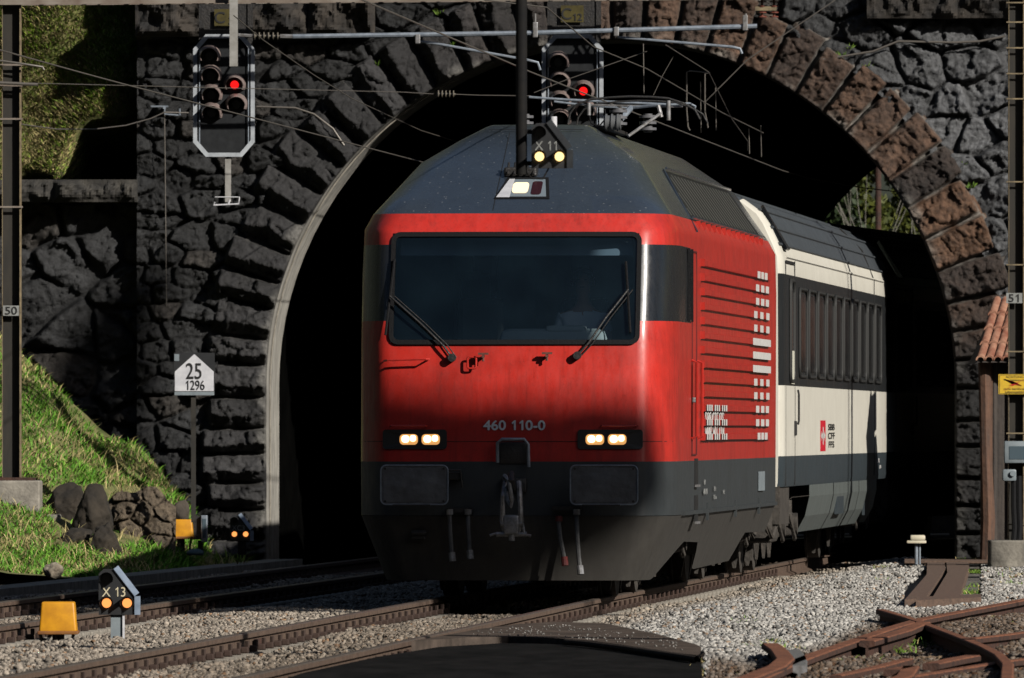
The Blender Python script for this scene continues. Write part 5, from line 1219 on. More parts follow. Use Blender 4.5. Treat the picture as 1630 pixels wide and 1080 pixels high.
# main colour-light signals
def main_signal(cx, top, bot, code, label, label_text_px, pole=True):
    Y = YG+1.1; c = P(cx, (top+bot)/2, Y); root = empty('main_signal', c, label, 'railway signal', 'two main signals hanging from the gantry'); k = Y/F
    W2, H2, ch_ = 49*k, (bot-top)/2*k, 20*k
    def octa(w_, h_, c_): return [(-w_+c_, -h_), (w_-c_, -h_), (w_, -h_+c_*1.15), (w_, h_-c_*1.15), (w_-c_, h_), (-w_+c_, h_), (-w_, h_-c_*1.15), (-w_, -h_+c_*1.15)]
    mb = MB(); mb.prism([Vector((a, .0, b)) for a, b in octa(W2-.02, H2-.02, ch_)], (0, .03, 0)); mb.build('plate', M['sigblack'], root)
    oo, ii = octa(W2, H2, ch_), octa(W2-.048, H2-.048, ch_*.86); mb = MB()
    v = [(a, -.035, b) for a, b in oo]+[(a, -.035, b) for a, b in ii]+[(a, .035, b) for a, b in oo]+[(a, .0, b) for a, b in ii]
    mb.add(v, [(j, (j+1) % 8, 8+(j+1) % 8, 8+j) for j in range(8)]+[(j, 16+j, 16+(j+1) % 8, (j+1) % 8) for j in range(8)]+[(8+j, 8+(j+1) % 8, 24+(j+1) % 8, 24+j) for j in range(8)]); mb.build('rim', M['sigedge'], root)
    mb = MB()
    for sx_ in (-1, 1): mb.cyl((sx_*(W2-.075), -.03, -H2+.16), (sx_*(W2-.075), -.03, H2-.16), .008)
    mb.build('rod', M['steelpale'], root)
    dxs = [(-23, -63), (-21, -32), (-20, -1), (-20, 28), (17, -17), (20, 14)]
    for i, (a, b) in enumerate(dxs):
        x, z = a*k, -b*k; r = .135
        mb = MB(); n = 20; arcp = [R(-25+230*j/n) for j in range(n+1)]; D = .26
        v = []
        for t in arcp: v += [(x+r*math.cos(t), 0, z+r*math.sin(t)), (x+.79*r*math.cos(t), -D*(.55+.45*max(0, math.sin(t))), z+.79*r*math.sin(t)-.015)]
        for t in arcp: v += [(x+(r-.006)*math.cos(t), 0, z+(r-.006)*math.sin(t)), (x+.73*r*math.cos(t), -D*(.55+.45*max(0, math.sin(t))), z+.73*r*math.sin(t)-.015)]
        m_ = 2*(n+1); fo = [(2*j, 2*j+1, 2*j+3, 2*j+2) for j in range(n)]; mb.add(v, fo, 0); mb.add(v, [(m_+a0, m_+b0, m_+c0, m_+d0) for a0, b0, c0, d0 in fo], 1); mb.add(v, [(2*j+1, 2*j+3, m_+2*j+3, m_+2*j+1) for j in range(n)], 0)
        ho = mb.build('lamp_hood', [M['hood'], M['hoodin']], root)
        mb = MB(); mb.cyl((x, -.012, z), (x, .0, z), .12, n=24); mb.build('surround', M['hoodin'], ho)
        mb = MB(); mb.cyl((x, -.03, z-.0), (x, -.012, z-.0), .050, n=20)
        mb.build('lens', M['lensred'] if i == 4 else M['lensoff'], ho)
    mb = MB(); mb.box((-.20, .04, -H2+.1), (.20, .34, H2-.1), 0, .02); mb.build('housing', M['blackmetal'], root)
    zt = P(0, 20, Y).z-c.z; mb = MB()
    mb.box((-.30, .10, H2-.15), (-.24, .16, zt+.6)); mb.box((.28, .10, H2-.15), (.34, .16, zt+.6)); mb.box((-.24, .12, zt-.35), (.28, .15, zt+.2)); mb.build('hanger', M['blackmetal'], root)
    lp = P(label_text_px[0], label_text_px[1], Y)-c
    o = plate(root, 'name_plate', (lp.x, .08, lp.z), .27, .2, M['signyellow2'], None)
    mb = MB(); add_text(mb, code[0], .19, (lp.x-.07, .066, lp.z), (1, 0, 0), (0, 0, 1), ext=.001, sx=1.0, bold=.002); add_text(mb, code[1:], .12, (lp.x+.06, .066, lp.z-.04), (1, 0, 0), (0, 0, 1), ext=.001, sx=1.0, bold=.002); mb.build('lettering', M['ink'], o)
    if pole:
        mb = MB(); q0, q1 = P(363, 250, Y)-c, P(363, 322, Y)-c
        mb.box((q1.x-.035, .0, q1.z), (q1.x+.035, .05, q0.z)); mb.build('lower_pole', M['beamwhite'], root)
        mb = MB(); mb.tube([P(342, 314, Y)-c, P(381, 314, Y)-c], .006); mb.tube([P(342, 322, Y)-c, P(340, 327, Y)-c, P(380, 325, Y)-c, P(381, 314, Y)-c], .010); mb.tube([P(363, 326, Y)-c, P(366, 318, Y)-c], .012); mb.build('bracket', M['signwhite'], root)
    return root
M['signyellow2'] = mat('dirty_yellow_plate', (.085, .070, .022), .7, (.05, .042, .016), 10, spec=.2)
main_signal(356.5, 55, 250, 'C3', 'main signal at upper left with red lamp lit, name plate C3 above it', (359, 28))
main_signal(911.5, 55, 270, 'C12', 'main signal behind the dark hanging post with red lamp lit, name plate C12', (911, 22), pole=False)

# dark hanging post nearer the camera, carrying dwarf signal X11
def dwarf(root, c0, k, code, lit, over_light=None, txt=True, strip='stripmetal'):
    """c0: lower-left corner of the board; k metres per unit width (68 units wide)"""
    o = Vector(c0)
    out = [(0, 0), (58, 0), (58, 30), (24, 74), (8, 74), (0, 66)]
    mb = MB(); f = [Vector((a*k, 0, b*k))+o for a, b in out]; mb.prism(f, (0, .10, 0)); mb.build('board', M['sigblack2'], root)
    mb = MB(); t = 3.0*k; n = len(out)
    for i in (1, 2):                                   # bright hood strip along right and sloping edge
        a, b = out[i], out[i+1]; A, B = Vector((a[0]*k, 0, a[1]*k))+o, Vector((b[0]*k, 0, b[1]*k))+o; d = (B-A).normalized(); nrm = Vector((d.z, 0, -d.x))*.007
        F_ = Vector((0, -.018, 0)); K_ = Vector((0, .05, 0)); mb.prism([A+F_, B+F_, B+nrm*6.5+K_, A+nrm*6.5+K_], (0, .012, 0)); mb.prism([A+F_, B+F_, B, A], nrm*.5)
    mb.build('hood_strip', M[strip], root)
    for i, (a, b) in enumerate(((13, 58), (13, 19), (46, 19))):
        x, z = o.x+a*k, o.z+b*k; r = 11*k
        mb = MB(); n = 18; v = []
        for j in range(n+1):
            t = R(-20+220*j/n); v += [(x+r*math.cos(t), o.y, z+r*math.sin(t)), (x+r*math.cos(t), o.y-.10, z+r*math.sin(t))]
        mb.add(v, [(2*j, 2*j+1, 2*j+3, 2*j+2) for j in range(n)]); h_ = mb.build('lamp_hood', M['hoodin'], root)
        mb = MB(); mb.cyl((x, o.y-.02, z), (x, o.y, z), 7.6*k, n=24); mb.build('lens', M[lit] if i else M['lensoff'], h_)
    if txt:
        mb = MB(); add_text(mb, code, 22*k, (o.x+25*k, o.y-.003, o.z+37*k), (1, 0, 0), (0, 0, 1), ext=.001, sx=.9); mb.build('lettering', M[txt if isinstance(txt, str) else 'cream'], root)
M['sigblack2'] = mat('dwarf_signal_paint', (.014, .015, .017), .5, (.022, .023, .025), 8)
M['stripmetal'] = mat('hood_strip_metal', (.30, .36, .45), .35, (.20, .25, .32), 8, metal=.3)
Yh = 88.
hp = P(830, 278, Yh); hpr = empty('hanging_post', hp, 'dark round post hanging from above in front of the locomotive roof', 'post')
mb = MB(); mb.cyl((0, 0, 0), (0, 0, 3.6), .040, n=20); mb.build('post', M['darkpost'], hpr, smooth=True)
x11 = P(846, 268, Yh-.06); xr_ = empty('dwarf_signal', x11, 'small black board signal X 11 with two bright lamps hanging beside the dark post', 'dwarf signal', 'dwarf signals with two lit lamps')
dwarf(xr_, (0, 0, 0), .00425, 'X 11', 'lensbright', txt='numgrey', strip='sigblack'); M['x'] = None
mb = MB(); mb.box((-.09, .03, .02), (.0, .07, .05)); mb.box((-.09, .03, .24), (.0, .07, .27)); mb.tube([(-.05, .05, -.01), (-.0, .02, -.07), (.08, .02, -.075), (.12, .05, 0)], .006); mb.build('bracket', M['darkpost'], xr_)
# the frame the dark post hangs from (above the picture)
gfr = empty('overhead_frame', (0, Yh, 6.6), 'steel frame above the picture that carries the dark hanging post', 'gantry')
mb = MB(); mb.box((-6.5, -.12, 0), (6.5, .12, .3), 0, .02); mb.build('beam', M['beam'], gfr)
for x in (-6.4, 6.4):
    mb = MB(); mb.box((x-.12, -.12, -7), (x+.12, .12, 0)); mb.build('upright', M['mast'], gfr)

# dwarf signal X 13 on its post, left foreground
Y13 = 101.5; k13 = .34/68
c = P(157, 979, Y13); base13 = P(187, 1030, Y13); r13 = empty('dwarf_signal', (base13.x, Y13, base13.z), 'black board signal X 13, two orange lamps, on a grey post, left foreground', 'dwarf signal', 'dwarf signals with two lit lamps')
dwarf(r13, (c.x-base13.x, 0, c.z-base13.z), k13, 'X 13', 'lensamber')
mb = MB(); mb.box((-.055, .03, 0), (.04, .042, .33)); mb.box((.04, .02, 0), (.055, .09, .33)); mb.build('post', M['cabinet'], r13)
mb = MB(); mb.box((.040, .012, 0), (.058, .018, .255)); mb.build('post_edge', M['signwhite'], r13)
# dwarf signal XC3 at the foot of the portal
Yx = 153.; kx = .285/68; c = P(366, 861, Yx); b_ = P(385, 884, Yx); rx = empty('dwarf_signal', (b_.x, Yx, b_.z), 'black board signal XC3 with two orange lamps at the left foot of the tunnel arch', 'dwarf signal', 'dwarf signals with two lit lamps')
dwarf(rx, (c.x-b_.x, 0, c.z-b_.z), kx, 'XC3', 'lensamber', txt='numgrey')
mb = MB(); mb.box((-.05, .02, 0), (.05, .06, .25)); mb.build('post', M['darkpost'], rx)

# yellow trackside boxes
def ybox(label, px0, px1, pt, pb, pfoot, Y, grey=False):
    k = Y/F; b0 = P((px0+px1)/2, pfoot, Y); root = empty('trackside_box', b0, label, 'trackside box', 'yellow trackside boxes'); w_ = (px1-px0)*k/2; h0 = (pfoot-pb)*k; h1 = (pfoot-pt)*k
    bm = bmesh.new(); bmesh.ops.create_cube(bm, size=1)
    for q in bm.verts:
        t = q.co.z+.5; s_ = 1-.13*t; q.co = Vector((q.co.x*2*w_*s_*.97, q.co.y*.34*s_, h0+.02+t*(h1-h0-.02)))
    bmesh.ops.bevel(bm, geom=bm.edges[:], offset=.018, segments=3, affect='EDGES', profile=.6); mb = MB(); mb.bm(bm); mb.build('cover', M['yellow'], root, smooth=True)
    mb = MB(); mb.box((-w_*1.04, -.19, h0), (w_*1.04, .19, h0+.03), 0, .008); mb.build('base_rim', M['yellowdark'], root)
    mb = MB()
    for sx_ in (-.92, -.1, .8):
        mb.tube([(sx_*w_, -.1, h0), (sx_*w_*.85, -.1, h0*.4), (sx_*w_*.9, -.1, -.05)], .014)
    mb.box((-w_*.3, -.04, -.05), (w_*.3, .04, h0)); mb.tube([(-.06, -.12, h0), (-.09, -.16, h0*.4), (-.02, -.2, .0)], .016); mb.build('leg', M['blackmetal'], root)
    return root, w_, h0, h1
M['yellowdark'] = mat('orange_brown_rim', (.30, .12, .02), .6, (.18, .07, .02), 10)
ybox('yellow plastic trackside box on thin legs beside signal X 13', 62, 124, 958, 1010, 1030, 101.5)
r_, w_, h0, h1 = ybox('yellow trackside box with grey housing behind it below sign 25', 267, 309, 827, 858, 879, 150.)
tb = P(323, 838, 150.3)
gbx = empty('relay_cabinet', (tb.x, 150.35, tb.z-.30), 'small grey cabinet with pale front frame right behind the far yellow box', 'cabinet')
mb = MB(); mb.box((-.14, -.1, .14), (-.02, .1, .42)); mb.build('body', M['blackmetal'], gbx)
mb = MB(); mb.box((-.02, -.16, .11), (.055, .1, .43), 0, .008); mb.build('frame', M['steelpale'], gbx); mb = MB(); mb.box((-.002, -.166, .16), (.038, -.158, .39)); mb.build('panel', M['cabinetdark'], gbx)
mb = MB(); mb.box((-.06, -.05, -.05), (.0, .05, .13)); mb.build('leg', M['blackmetal'], gbx)
q = P(311, 881, 148); mb = MB(); bm = bmesh.new(); bmesh.ops.create_uvsphere(bm, u_segments=20, v_segments=12, radius=1)
for v_ in bm.verts: v_.co = Vector((v_.co.x*.105, v_.co.y*.12, max(-.02, v_.co.z*.055)))
mb.bm(bm); tag(mb.build('cable_dome', mat('dome_teal', (.06, .10, .11), .6), loc=(q.x, q.y, q.z), smooth='all'), 'low dark teal domed cable cover beside the legs of the far yellow box', 'cable cover')

# kilometre board 25 / 1296
Yk = 148.; kb = P(308, 832, Yk); km = empty('kilometre_sign', kb, 'white house-shaped board 25 1296 on a thin dark pole', 'sign'); k = Yk/F
mb = MB(); mb.box((-.028, -.02, 0), (.028, .02, 1.5)); mb.build('pole', M['mast'], km)
c = P(309.5, 595, Yk)-kb
mb = MB(); mb.box((c.x-32.5*k, -.05, c.z-33*k), (c.x+32.5*k, -.035, c.z+33*k)); bo = mb.build('board', M['sigblack2'], km)
mb = MB(); mb.prism([Vector((c.x+a*k, -.056, c.z+b*k)) for a, b in ((-31, -28), (31, -28), (31, 3), (0, 31), (-31, 3))], (0, .005, 0)); mb.build('white_field', M['signwhite'], bo)
mb = MB(); add_text(mb, '25', 36*k, (c.x-.5*k, -.060, c.z+4*k), (1, 0, 0), (0, 0, 1), ext=.001, sx=.72*1.05, bold=.0012); add_text(mb, '1296', 21.5*k, (c.x+1*k, -.060, c.z-18.5*k), (1, 0, 0), (0, 0, 1), ext=.001, sx=.74, bold=.0006); mb.build('lettering', M['ink'], bo)
mb = MB(); mb.box((c.x-31.5*k, -.058, c.z-34.5*k), (c.x+31.5*k, -.03, c.z-29*k)); mb.box((c.x-31.8*k, -.057, c.z+20*k), (c.x-24*k, -.052, c.z+31*k)); mb.build('board_edge', M['cabinet'], bo)

# little shed at the right edge
sh0 = P(1567, 880, 152.5); shed = empty('shed', (sh0.x, 152.5, -.12), 'narrow timber shed with red clay tile roof at the right edge behind mast 51', 'shed')
sx0 = 0; ze = P(0, 572, 152).z+.12; zr = P(0, 478, 154).z+.12
mb = MB()
mb.box((.04, .06, .12), (2.0, 2.4, ze)); sh_w = mb.build('wall', M['woodgrey'], shed)
mb = MB()
for kx_ in range(11): mb.cyl((.12+kx_*.19, .045, .1), (.12+kx_*.19, .045, ze-.02), .035, n=8)
mb.build('board_cover', M['woodgrey'], shed)
mb = MB(); mb.tube([(.02, -.05, -.05), (.045, -.05, .6), (.02, -.05, 1.3), (.0, -.05, ze)], [.085, .085, .07, .08], 8); mb.box((-.02, -.02, -.05), (.10, .10, ze)); mb.build('corner_post', M['wood'], shed, smooth=True)
mb = MB(); mb.box((.15, -.12, .10), (2., .02, .16)); mb.build('sill_beam', mat('pale_timber', (.40, .28, .14), .8, (.25, .16, .08), 8), shed)
mb = MB(); slope0 = (-.08, -.35, ze-.02); 
Lr = .75
mb.add([(-.10, -.32, ze-.04), (2.4, -.32, ze-.04), (2.4, .75, zr-.05), (.22, .75, zr-.05)], [(0, 1, 2, 3)])
mb.add([(-.10, -.32, ze-.04), (.22, .75, zr-.05), (.22, 2.2, zr-.05), (-.10, 2.6, ze-.04)], [(0, 1, 2, 3)])
rfm = mb.build('roof_boards', M['woodgrey'], shed)
for j in range(14):                                    # barrel tile rows running up the slope
    x = -.06+j*.105; mb = MB(); n = 7
    for c_ in range(4):
        t0, t1 = c_/4, (c_+1)/4+.03
        def pt(t, a, rr_): 
            xx = x+t*.24 if True else x
            return Vector((xx+rr_*math.cos(a), -.36+1.12*t, ze-.03+(zr-ze)*t+rr_*math.sin(a)))
        v = [pt(t0, math.pi*i/n, .060) + Vector((0, -.0, .018)) for i in range(n+1)]+[pt(t1, math.pi*i/n, .048) for i in range(n+1)]+[pt(t0, math.pi*i/n, .042)+Vector((0, 0, .014)) for i in range(n+1)]
        mb.add(v, [(i, i+1, n+2+i, n+1+i) for i in range(n)]+[(2*n+2+i, 2*n+3+i, i+1, i) for i in range(n)])
    mb.build('tile_row', M['tile'], rfm, smooth=True)

# timber crossing, kerb edge and marker post at the right
def slab(name, label, cat, pxs, z, m_, thick=.10, chh=.01):
    pl = []
    for px, py in pxs: Y = F*(H-z)/(py-HY); pl.append(Vector(((px-CX)*Y/F, Y, z)))
    o0 = pl[0].copy(); mb = MB(); mb.prism([p-o0 for p in pl], (0, 0, -thick)); return tag(mb.build(name, m_, loc=o0), label, cat)
slab('timber_walkway', 'brown timber walkway strip crossing the ballast, left strip', 'walkway', [(1440, 955), (1473, 952), (1505, 905), (1503, 892), (1476, 892), (1475, 915)], -.03, M['plank'])
slab('timber_walkway', 'brown timber walkway strip crossing the ballast, wider right strip', 'walkway', [(1482, 955), (1528, 948), (1543, 898), (1536, 892), (1506, 892), (1508, 912)], -.025, M['plank'])
slab('kerb', 'thin dark kerb line behind the walkway below the shed', 'kerb', [(1440, 893), (1640, 893), (1640, 889.5), (1440, 889.5)], -.01, M['plank'], .03)
slab('kerb', 'dark kerb board in front of the walkway near the rusty rails', 'kerb', [(1458, 956), (1562, 951), (1562, 946), (1470, 950)], -.02, M['plank'])
mp0 = P(1460, 892, 150); mpo = empty('marker_post', mp0, 'short post with pale mushroom cap on the ballast at the edge of the tunnel shade', 'marker post'); k = 150/F
mb = MB(); mb.cyl((-.01, 0, -.05), (-.01, 0, .22), .022, n=10); mb.cyl((.03, 0, -.05), (.03, 0, .2), .012, n=8); mb.build('post', M['steelpale'], mpo)
mb = MB(); mb.box((-.125, -.08, .20), (.105, .08, .235), 0, .008); mb.box((-.085, -.075, .235), (.095, .075, .30), 0, .02); mb.build('cap', mat('cap_cream', (.62, .56, .42), .6), mpo, smooth=True)

# rocks
def rock(name, label, px, py, Y, sx_, sz_, m_, seed, sub=5, rot=0., cat='boulder', group=None, cut=.0):
    bm = bmesh.new(); bmesh.ops.create_icosphere(bm, subdivisions=sub, radius=1); rg_ = random.Random(seed); pl = [(Vector((rg_.uniform(-1, 1), rg_.uniform(-1, .4), rg_.uniform(-.6, 1))).normalized(), rg_.uniform(.5, .85)) for _ in range(16)]
    from mathutils import noise as mn
    for q in bm.verts:
        p = q.co.copy()
        for nn, d_ in pl:
            t = p.dot(nn)
            if t > d_: p -= nn*(t-d_)*.9
        p += p.normalized()*(mn.fractal(p*3.0+Vector((seed, 0, 0)), .8, 2., 6)*.07-abs(mn.noise(p*1.7+Vector((0, seed, 0))))*.08)
        p.rotate(Matrix.Rotation(rot, 3, 'Y')); q.co = Vector((p.x*sx_, p.y*sx_*.9, p.z*sz_))
    mb = MB(); mb.bm(bm); c = P(px, py, Y); return tag(mb.build(name, m_, loc=c, smooth='all'), label, cat, group)
kk = 148/F
rock('boulder', 'large dark rounded boulder in the grass bank right of the mast foundation', 112, 815, 148.5, 48*kk, 48*kk, M['rock'], 3, rot=.3, group='boulders in the bank')
rock('boulder', 'smooth dark boulder leaning right against the block wall', 150, 818, 147.5, 42*kk, 50*kk, M['rock'], 5, rot=.5, group='boulders in the bank')
rock('boulder', 'lowest brown boulder just above the track edge', 168, 868, 146, 30*kk, 42*kk, M['rock'], 8, rot=.8, group='boulders in the bank')
rock('boulder', 'brown boulder between foundation and lowest boulder', 120, 858, 146.3, 34*kk, 26*kk, M['rock'], 12, rot=.2, group='boulders in the bank')
rock('boulder', 'pale angular rock lying at the foot of the grass near the track', 88, 907, 141, 19*kk, 15*kk, M['rockpale'], 15, 4, group='boulders in the bank')
rock('boulder', 'small pale brown rock at the right end of the bank above the yellow box', 288, 815, 150.5, 22*kk, 26*kk, M['rockpale2'] if 'rockpale2' in M else M['blockrock'], 19, 3, group='boulders in the bank')
blk = empty('block_wall', P(230, 880, 148.5), 'low patch of squared brown stone blocks in the bank above the yellow box', 'wall'); BO = P(230, 880, 148.5)
gx, gz = np.meshgrid(np.arange(-.46, .38, .012), np.arange(-.12, .86, .012)); h, I, m_, rnd = rubble(gx, gz, (.26, .21), seed=61, depth=.055, amp=.5); h = h+(facets(gx, gz, .12, 33, .4)+facets(gx, gz, .05, 6, .4))*m_
kp = (gz < .78-.55*np.abs(gx+.05)**1.2+.05*np.sin(gx*14))
T = np.stack([.085+.05*rnd[I], .065+.038*rnd[I], .045+.025*rnd[I]], -1)*(.6+.4*m_)[..., None]
V = np.stack([gx, -h+.35*gz+.02+.5*np.abs(gx)**2, gz], -1).reshape(-1, 3); Fq = gridfaces(*gx.shape, mask=kp); V, T, Fq = compact(V, T.reshape(-1, 3), Fq)
npmesh('blocks', V, Fq, M['masonry'], T, blk)

# low kerb (cable trough) along the far side of the second track
mb = MB(); Yl = np.arange(120, 157, 2.); v = []
def kx(y): return cB(y)-2.05-.35*(150-y)/30
for y in Yl: v += [(kx(y)-.22, y, -.04), (kx(y)+.18, y, -.04), (kx(y)+.18, y, -.28), (kx(y)-.22, y, -.28)]
for i in range(len(Yl)-1):
    for j in range(4): mb.f.append((i*4+j, i*4+(j+1) % 4, (i+1)*4+(j+1) % 4, (i+1)*4+j)); mb.mi.append(0)
mb.v = v; tag(mb.build('cable_trough', M['concrete']), 'low concrete cable trough edging the left track below the grass bank', 'cable trough')

# rusty turnout in the right foreground
tn = empty('turnout', (3, 98, -.17), 'orange rusted rails and crossing of an old turnout in the right foreground', 'turnout'); TO = Vector((3, 98, -.17))
def px_path(l, z=-.02, n=8):
    out = []
    for (a, b), (c, d) in zip(l[:-1], l[1:]):
        for q in range(n): px, py = a+(c-a)*q/n, b+(d-b)*q/n; Y = F*(H-z)/(py-HY); out.append(((px-CX)*Y/F-TO.x, Y-TO.y))
    px, py = l[-1]; Y = F*(H-z)/(py-HY); out.append(((px-CX)*Y/F-TO.x, Y-TO.y)); return out
def prail(name, l, z=-.02, m_=None, hw=.036, h=.22):
    z += .06; hw *= 1.15
    return rail_mb(px_path(l, z), zt=z-TO.z, hw=hw, h=h).build(name, m_ or [M['rustdark'], M['rust']], tn, smooth=True)
def _unused(name, l, z=-.02, m_=None, hw=.036, h=.17): return rail_mb(px_path(l, z), zt=z-TO.z, hw=hw, h=h).build(name, m_ or [M['rustdark'], M['rust']], tn, smooth=True)
prail('rail', [(1660, 948), (1600, 960), (1530, 973), (1462, 986), (1415, 1000), (1360, 1019), (1310, 1036), (1262, 1054), (1215, 1076), (1180, 1096)], hw=.046)
prail('crossing_rail', [(1402, 970), (1440, 981), (1472, 992), (1520, 1010), (1565, 1028), (1590, 1041), (1604, 1056), (1602, 1085)], -.015)
prail('wing_rail', [(1470, 990), (1440, 1003), (1415, 1010), (1380, 1020)], -.012, hw=.05)
prail('check_rail', [(1548, 1043), (1520, 1048), (1482, 1056)], -.03, hw=.05)
prail('check_rail', [(1660, 1045), (1600, 1052), (1500, 1068), (1400, 1084)], -.06)
prail('stock_rail', [(1660, 1002), (1600, 1010), (1545, 1016)], -.05)
prail('stock_rail', [(1330, 1075), (1400, 1060), (1445, 1048)], -.05)
prail('end_rail', [(1226, 1024), (1240, 1034), (1250, 1048), (1236, 1060), (1205, 1072), (1160, 1090)], .0, hw=.055)
prail('end_rail', [(1262, 1034), (1273, 1046), (1272, 1060)], -.02, [M['steel'], M['steel']], hw=.045)
prail('end_rail', [(1420, 1066), (1450, 1060), (1440, 1075), (1400, 1090)], -.04, hw=.05)
mb = MB()
for q in range(4):
    a = P(1362+q*13, 1016+0*q, F*(H+.02)/(1016-HY))-TO; b_ = P(1392+q*12, 1050, F*(H+.10)/(1050-HY))-TO; d = Vector((.035, 0, 0))
    mb.add([a, a+d, b_+d, b_, a-Vector((0, 0, .06)), a+d-Vector((0, 0, .06)), b_+d-Vector((0, 0, .06)), b_-Vector((0, 0, .06))], [(0, 1, 2, 3), (0, 4, 5, 1), (1, 5, 6, 2), (2, 6, 7, 3), (3, 7, 4, 0)])
mb.build('ribbed_chair', M['rustdark'], tn)
mb = MB(); rg_ = random.Random(6)
for l, n_, s_ in (([(1640, 958), (1462, 992), (1310, 1042), (1200, 1088)], 16, .02), ([(1480, 1002), (1590, 1048)], 5, -.02)):
    pth = px_path(l, -.1, 20)
    for i in range(0, len(pth)-1, 3):
        x, y = pth[i]; mb.box((x+.02, y-.06, .0), (x+.16, y+.06, .06), 0, .01); mb.box((x+.04, y-.03, .05), (x+.09, y+.03, .11), 0, .01)
mb.build('chair', M['rustdark'], tn)
rng = np.random.RandomState(44)
# fallen stones / leaf litter around the turnout
ys = rng.uniform(77, 92, 9000); xs = rng.uniform(1.1, 3.9, 9000); kp = (xs*F/ys+CX > 1115); xs, ys = xs[kp], ys[kp]
pts = np.stack([xs, ys, -.13+.05*vnoise(xs, ys, 3, 1.5)], -1); n = len(xs); g = rng.uniform(.05, .18, n); t3 = np.stack([g*1.25, g*.85, g*.5], -1)
tag(stones('leaf_litter', pts, rng.uniform(.02, .055, n), t3, squash=.4), 'brown leaf litter and dirty grit around the rusted turnout', 'litter', kind='stuff')

# foreground rubber panel by the rail
pn = empty('crossing_panel', (.5, 92, -.2), 'dark brown rubber covered box beside the rail at the bottom centre', 'crossing panel'); NO = Vector((.5, 92, -.2))
top = [(655, 1021), (700, 1013), (760, 1002), (820, 994), (880, 990), (960, 992), (1040, 1008), (1108, 1026), (1116, 1030), (1116, 1044), (1080, 1040), (1000, 1028), (940, 1020), (880, 1015.5), (810, 1013.5), (740, 1015), (700, 1018)]
zt = .01
def gp(px, py, z): Y = F*(H-z)/(py-HY); return Vector(((px-CX)*Y/F, Y, z))-NO
tp = [gp(a, b, zt) for a, b in top]
mb = MB(); n = len(tp); lo = [Vector((p.x, p.y, -.1)) for p in tp]; mb.add(tp+lo, [tuple(range(n))]+[(k, n+k, n+(k+1) % n, (k+1) % n) for k in range(n)])
mb.build('cover', M['panel'], pn)
edge = [(1117, 1036), (1108, 1044), (1000, 1028), (940, 1020.5), (900, 1017)]
mb = MB(); mb.tube([gp(a, b, zt+.004)+Vector((0, -.2, -.02)) for a, b in edge], .022, 8); mb.build('edge_roll', mat('worn_panel_edge', (.07, .055, .046), .9, (.035, .028, .024), 8, spec=.1), pn, smooth=True)
low = [(480, 1072), (600, 1046), (700, 1030), (800, 1024), (900, 1026), (1000, 1036), (1116, 1052), (1119, 1090), (400, 1100)]
mb = MB(); z2 = -.035; lp_ = [gp(a, b, z2) for a, b in low]; n = len(lp_); lo = [Vector((p.x, p.y, -.1)) for p in lp_]; mb.add(lp_+lo, [tuple(range(n))]+[(k, n+k, n+(k+1) % n, (k+1) % n) for k in range(n)])
mb.build('lower_cover', M['paneldark'], pn)

# ---------------------------------------------------------------- overhead wires
def wire(name, label, pts, r=.007, cat='wire', group=None, extra=None):
    return pipe_thing(name, label, cat, pts, r, M['wire'], extra, group)
def along(cf, zf, y0, y1, n=24, dx=0.): return [Vector((cf(y)+dx, y, zf(y))) for y in np.linspace(y0, y1, n)]
G1 = 'contact and catenary wires'
wire('contact_wire', 'contact wire running down from upper left onto the pantograph', along(lambda y: cA(y)+.28*(y < 400), lambda y: 4.82, 60, 185), .0075, group=G1)
wire('contact_wire', 'contact wire of the left track passing in front of signal C3 into the arch', along(lambda y: cB(y)+.02, lambda y: 4.80, 100, 180), .0075, group=G1)
mA = along(lambda y: cA(y)+.2, lambda y: 5.28+.0008*(y-158)**2 if y < 158 else 5.28, 112, 158, 24)
wire('catenary_wire', 'carrier wire descending steeply to the right below the arch crown', [P(770, 0, 128), P(870, 12, 131), P(945, 75, 137), P(1030, 110, 142), P(1150, 180, 149), P(1215, 212, 156)], .007, group=G1)
wire('catenary_wire', 'second carrier wire slanting right beside the hanging frames', [P(1060, 72, 140), P(1128, 115, 146), P(1165, 190, 151), P(1190, 225, 156), P(1190, 240, 157)], .006, group=G1)
wire('catenary_wire', 'carrier wire slanting from behind signal C3 down to the roof of the locomotive', [P(372, 25, 130), P(420, 65, 133), P(500, 120, 139), P(560, 157, 145), P(620, 185, 151), P(670, 208, 157), P(728, 226, 162)], .006, group=G1)
wire('feeder_wire', 'thin level wire with insulator crossing left of the dark hanging post', [P(-20, 131, YG-.2), P(300, 139, YG-.2), P(640, 147, YG-.2), P(690, 150, YG-.2)], .005, extra=lambda r_, o: insul(r_, o, P(695, 150, YG-.2), P(725, 150.5, YG-.2), 5, .045))
wire('feeder_wire', 'level wire stub right of the brown insulator, ending at the dark post', [P(725, 150.5, YG-.2), P(765, 152, YG-.2), P(845, 153, YG-.2)], .005)
wire('feeder_wire', 'sagging wire from mast 50 rising to a small wall bracket', [P(33, 198, YG), P(90, 206, YG+1), P(150, 206, YG+3), P(200, 200, YG+5), P(240, 189, YG+6.5), P(262, 179, YG+8), P(300, 180, YG+8.2)], .008)
wire('rod', 'thin grey rod end fixed to mast 50 near the top', [P(0, 97, YG-.2), P(30, 101, YG-.2), P(68, 107, YG-.2), P(70, 112, YG-.2)], .013, 'rod')
wire('wire_clamp', 'short dark clamp rod across mast 50', [P(-5, 132, YG-.2), P(60, 135, YG-.2)], .02, 'clamp')
wire('drop_wire', 'thin vertical wire hanging down the wall below the bracket', [P(262, 182, YP-.25), P(265, 488, YP-.25)], .006)
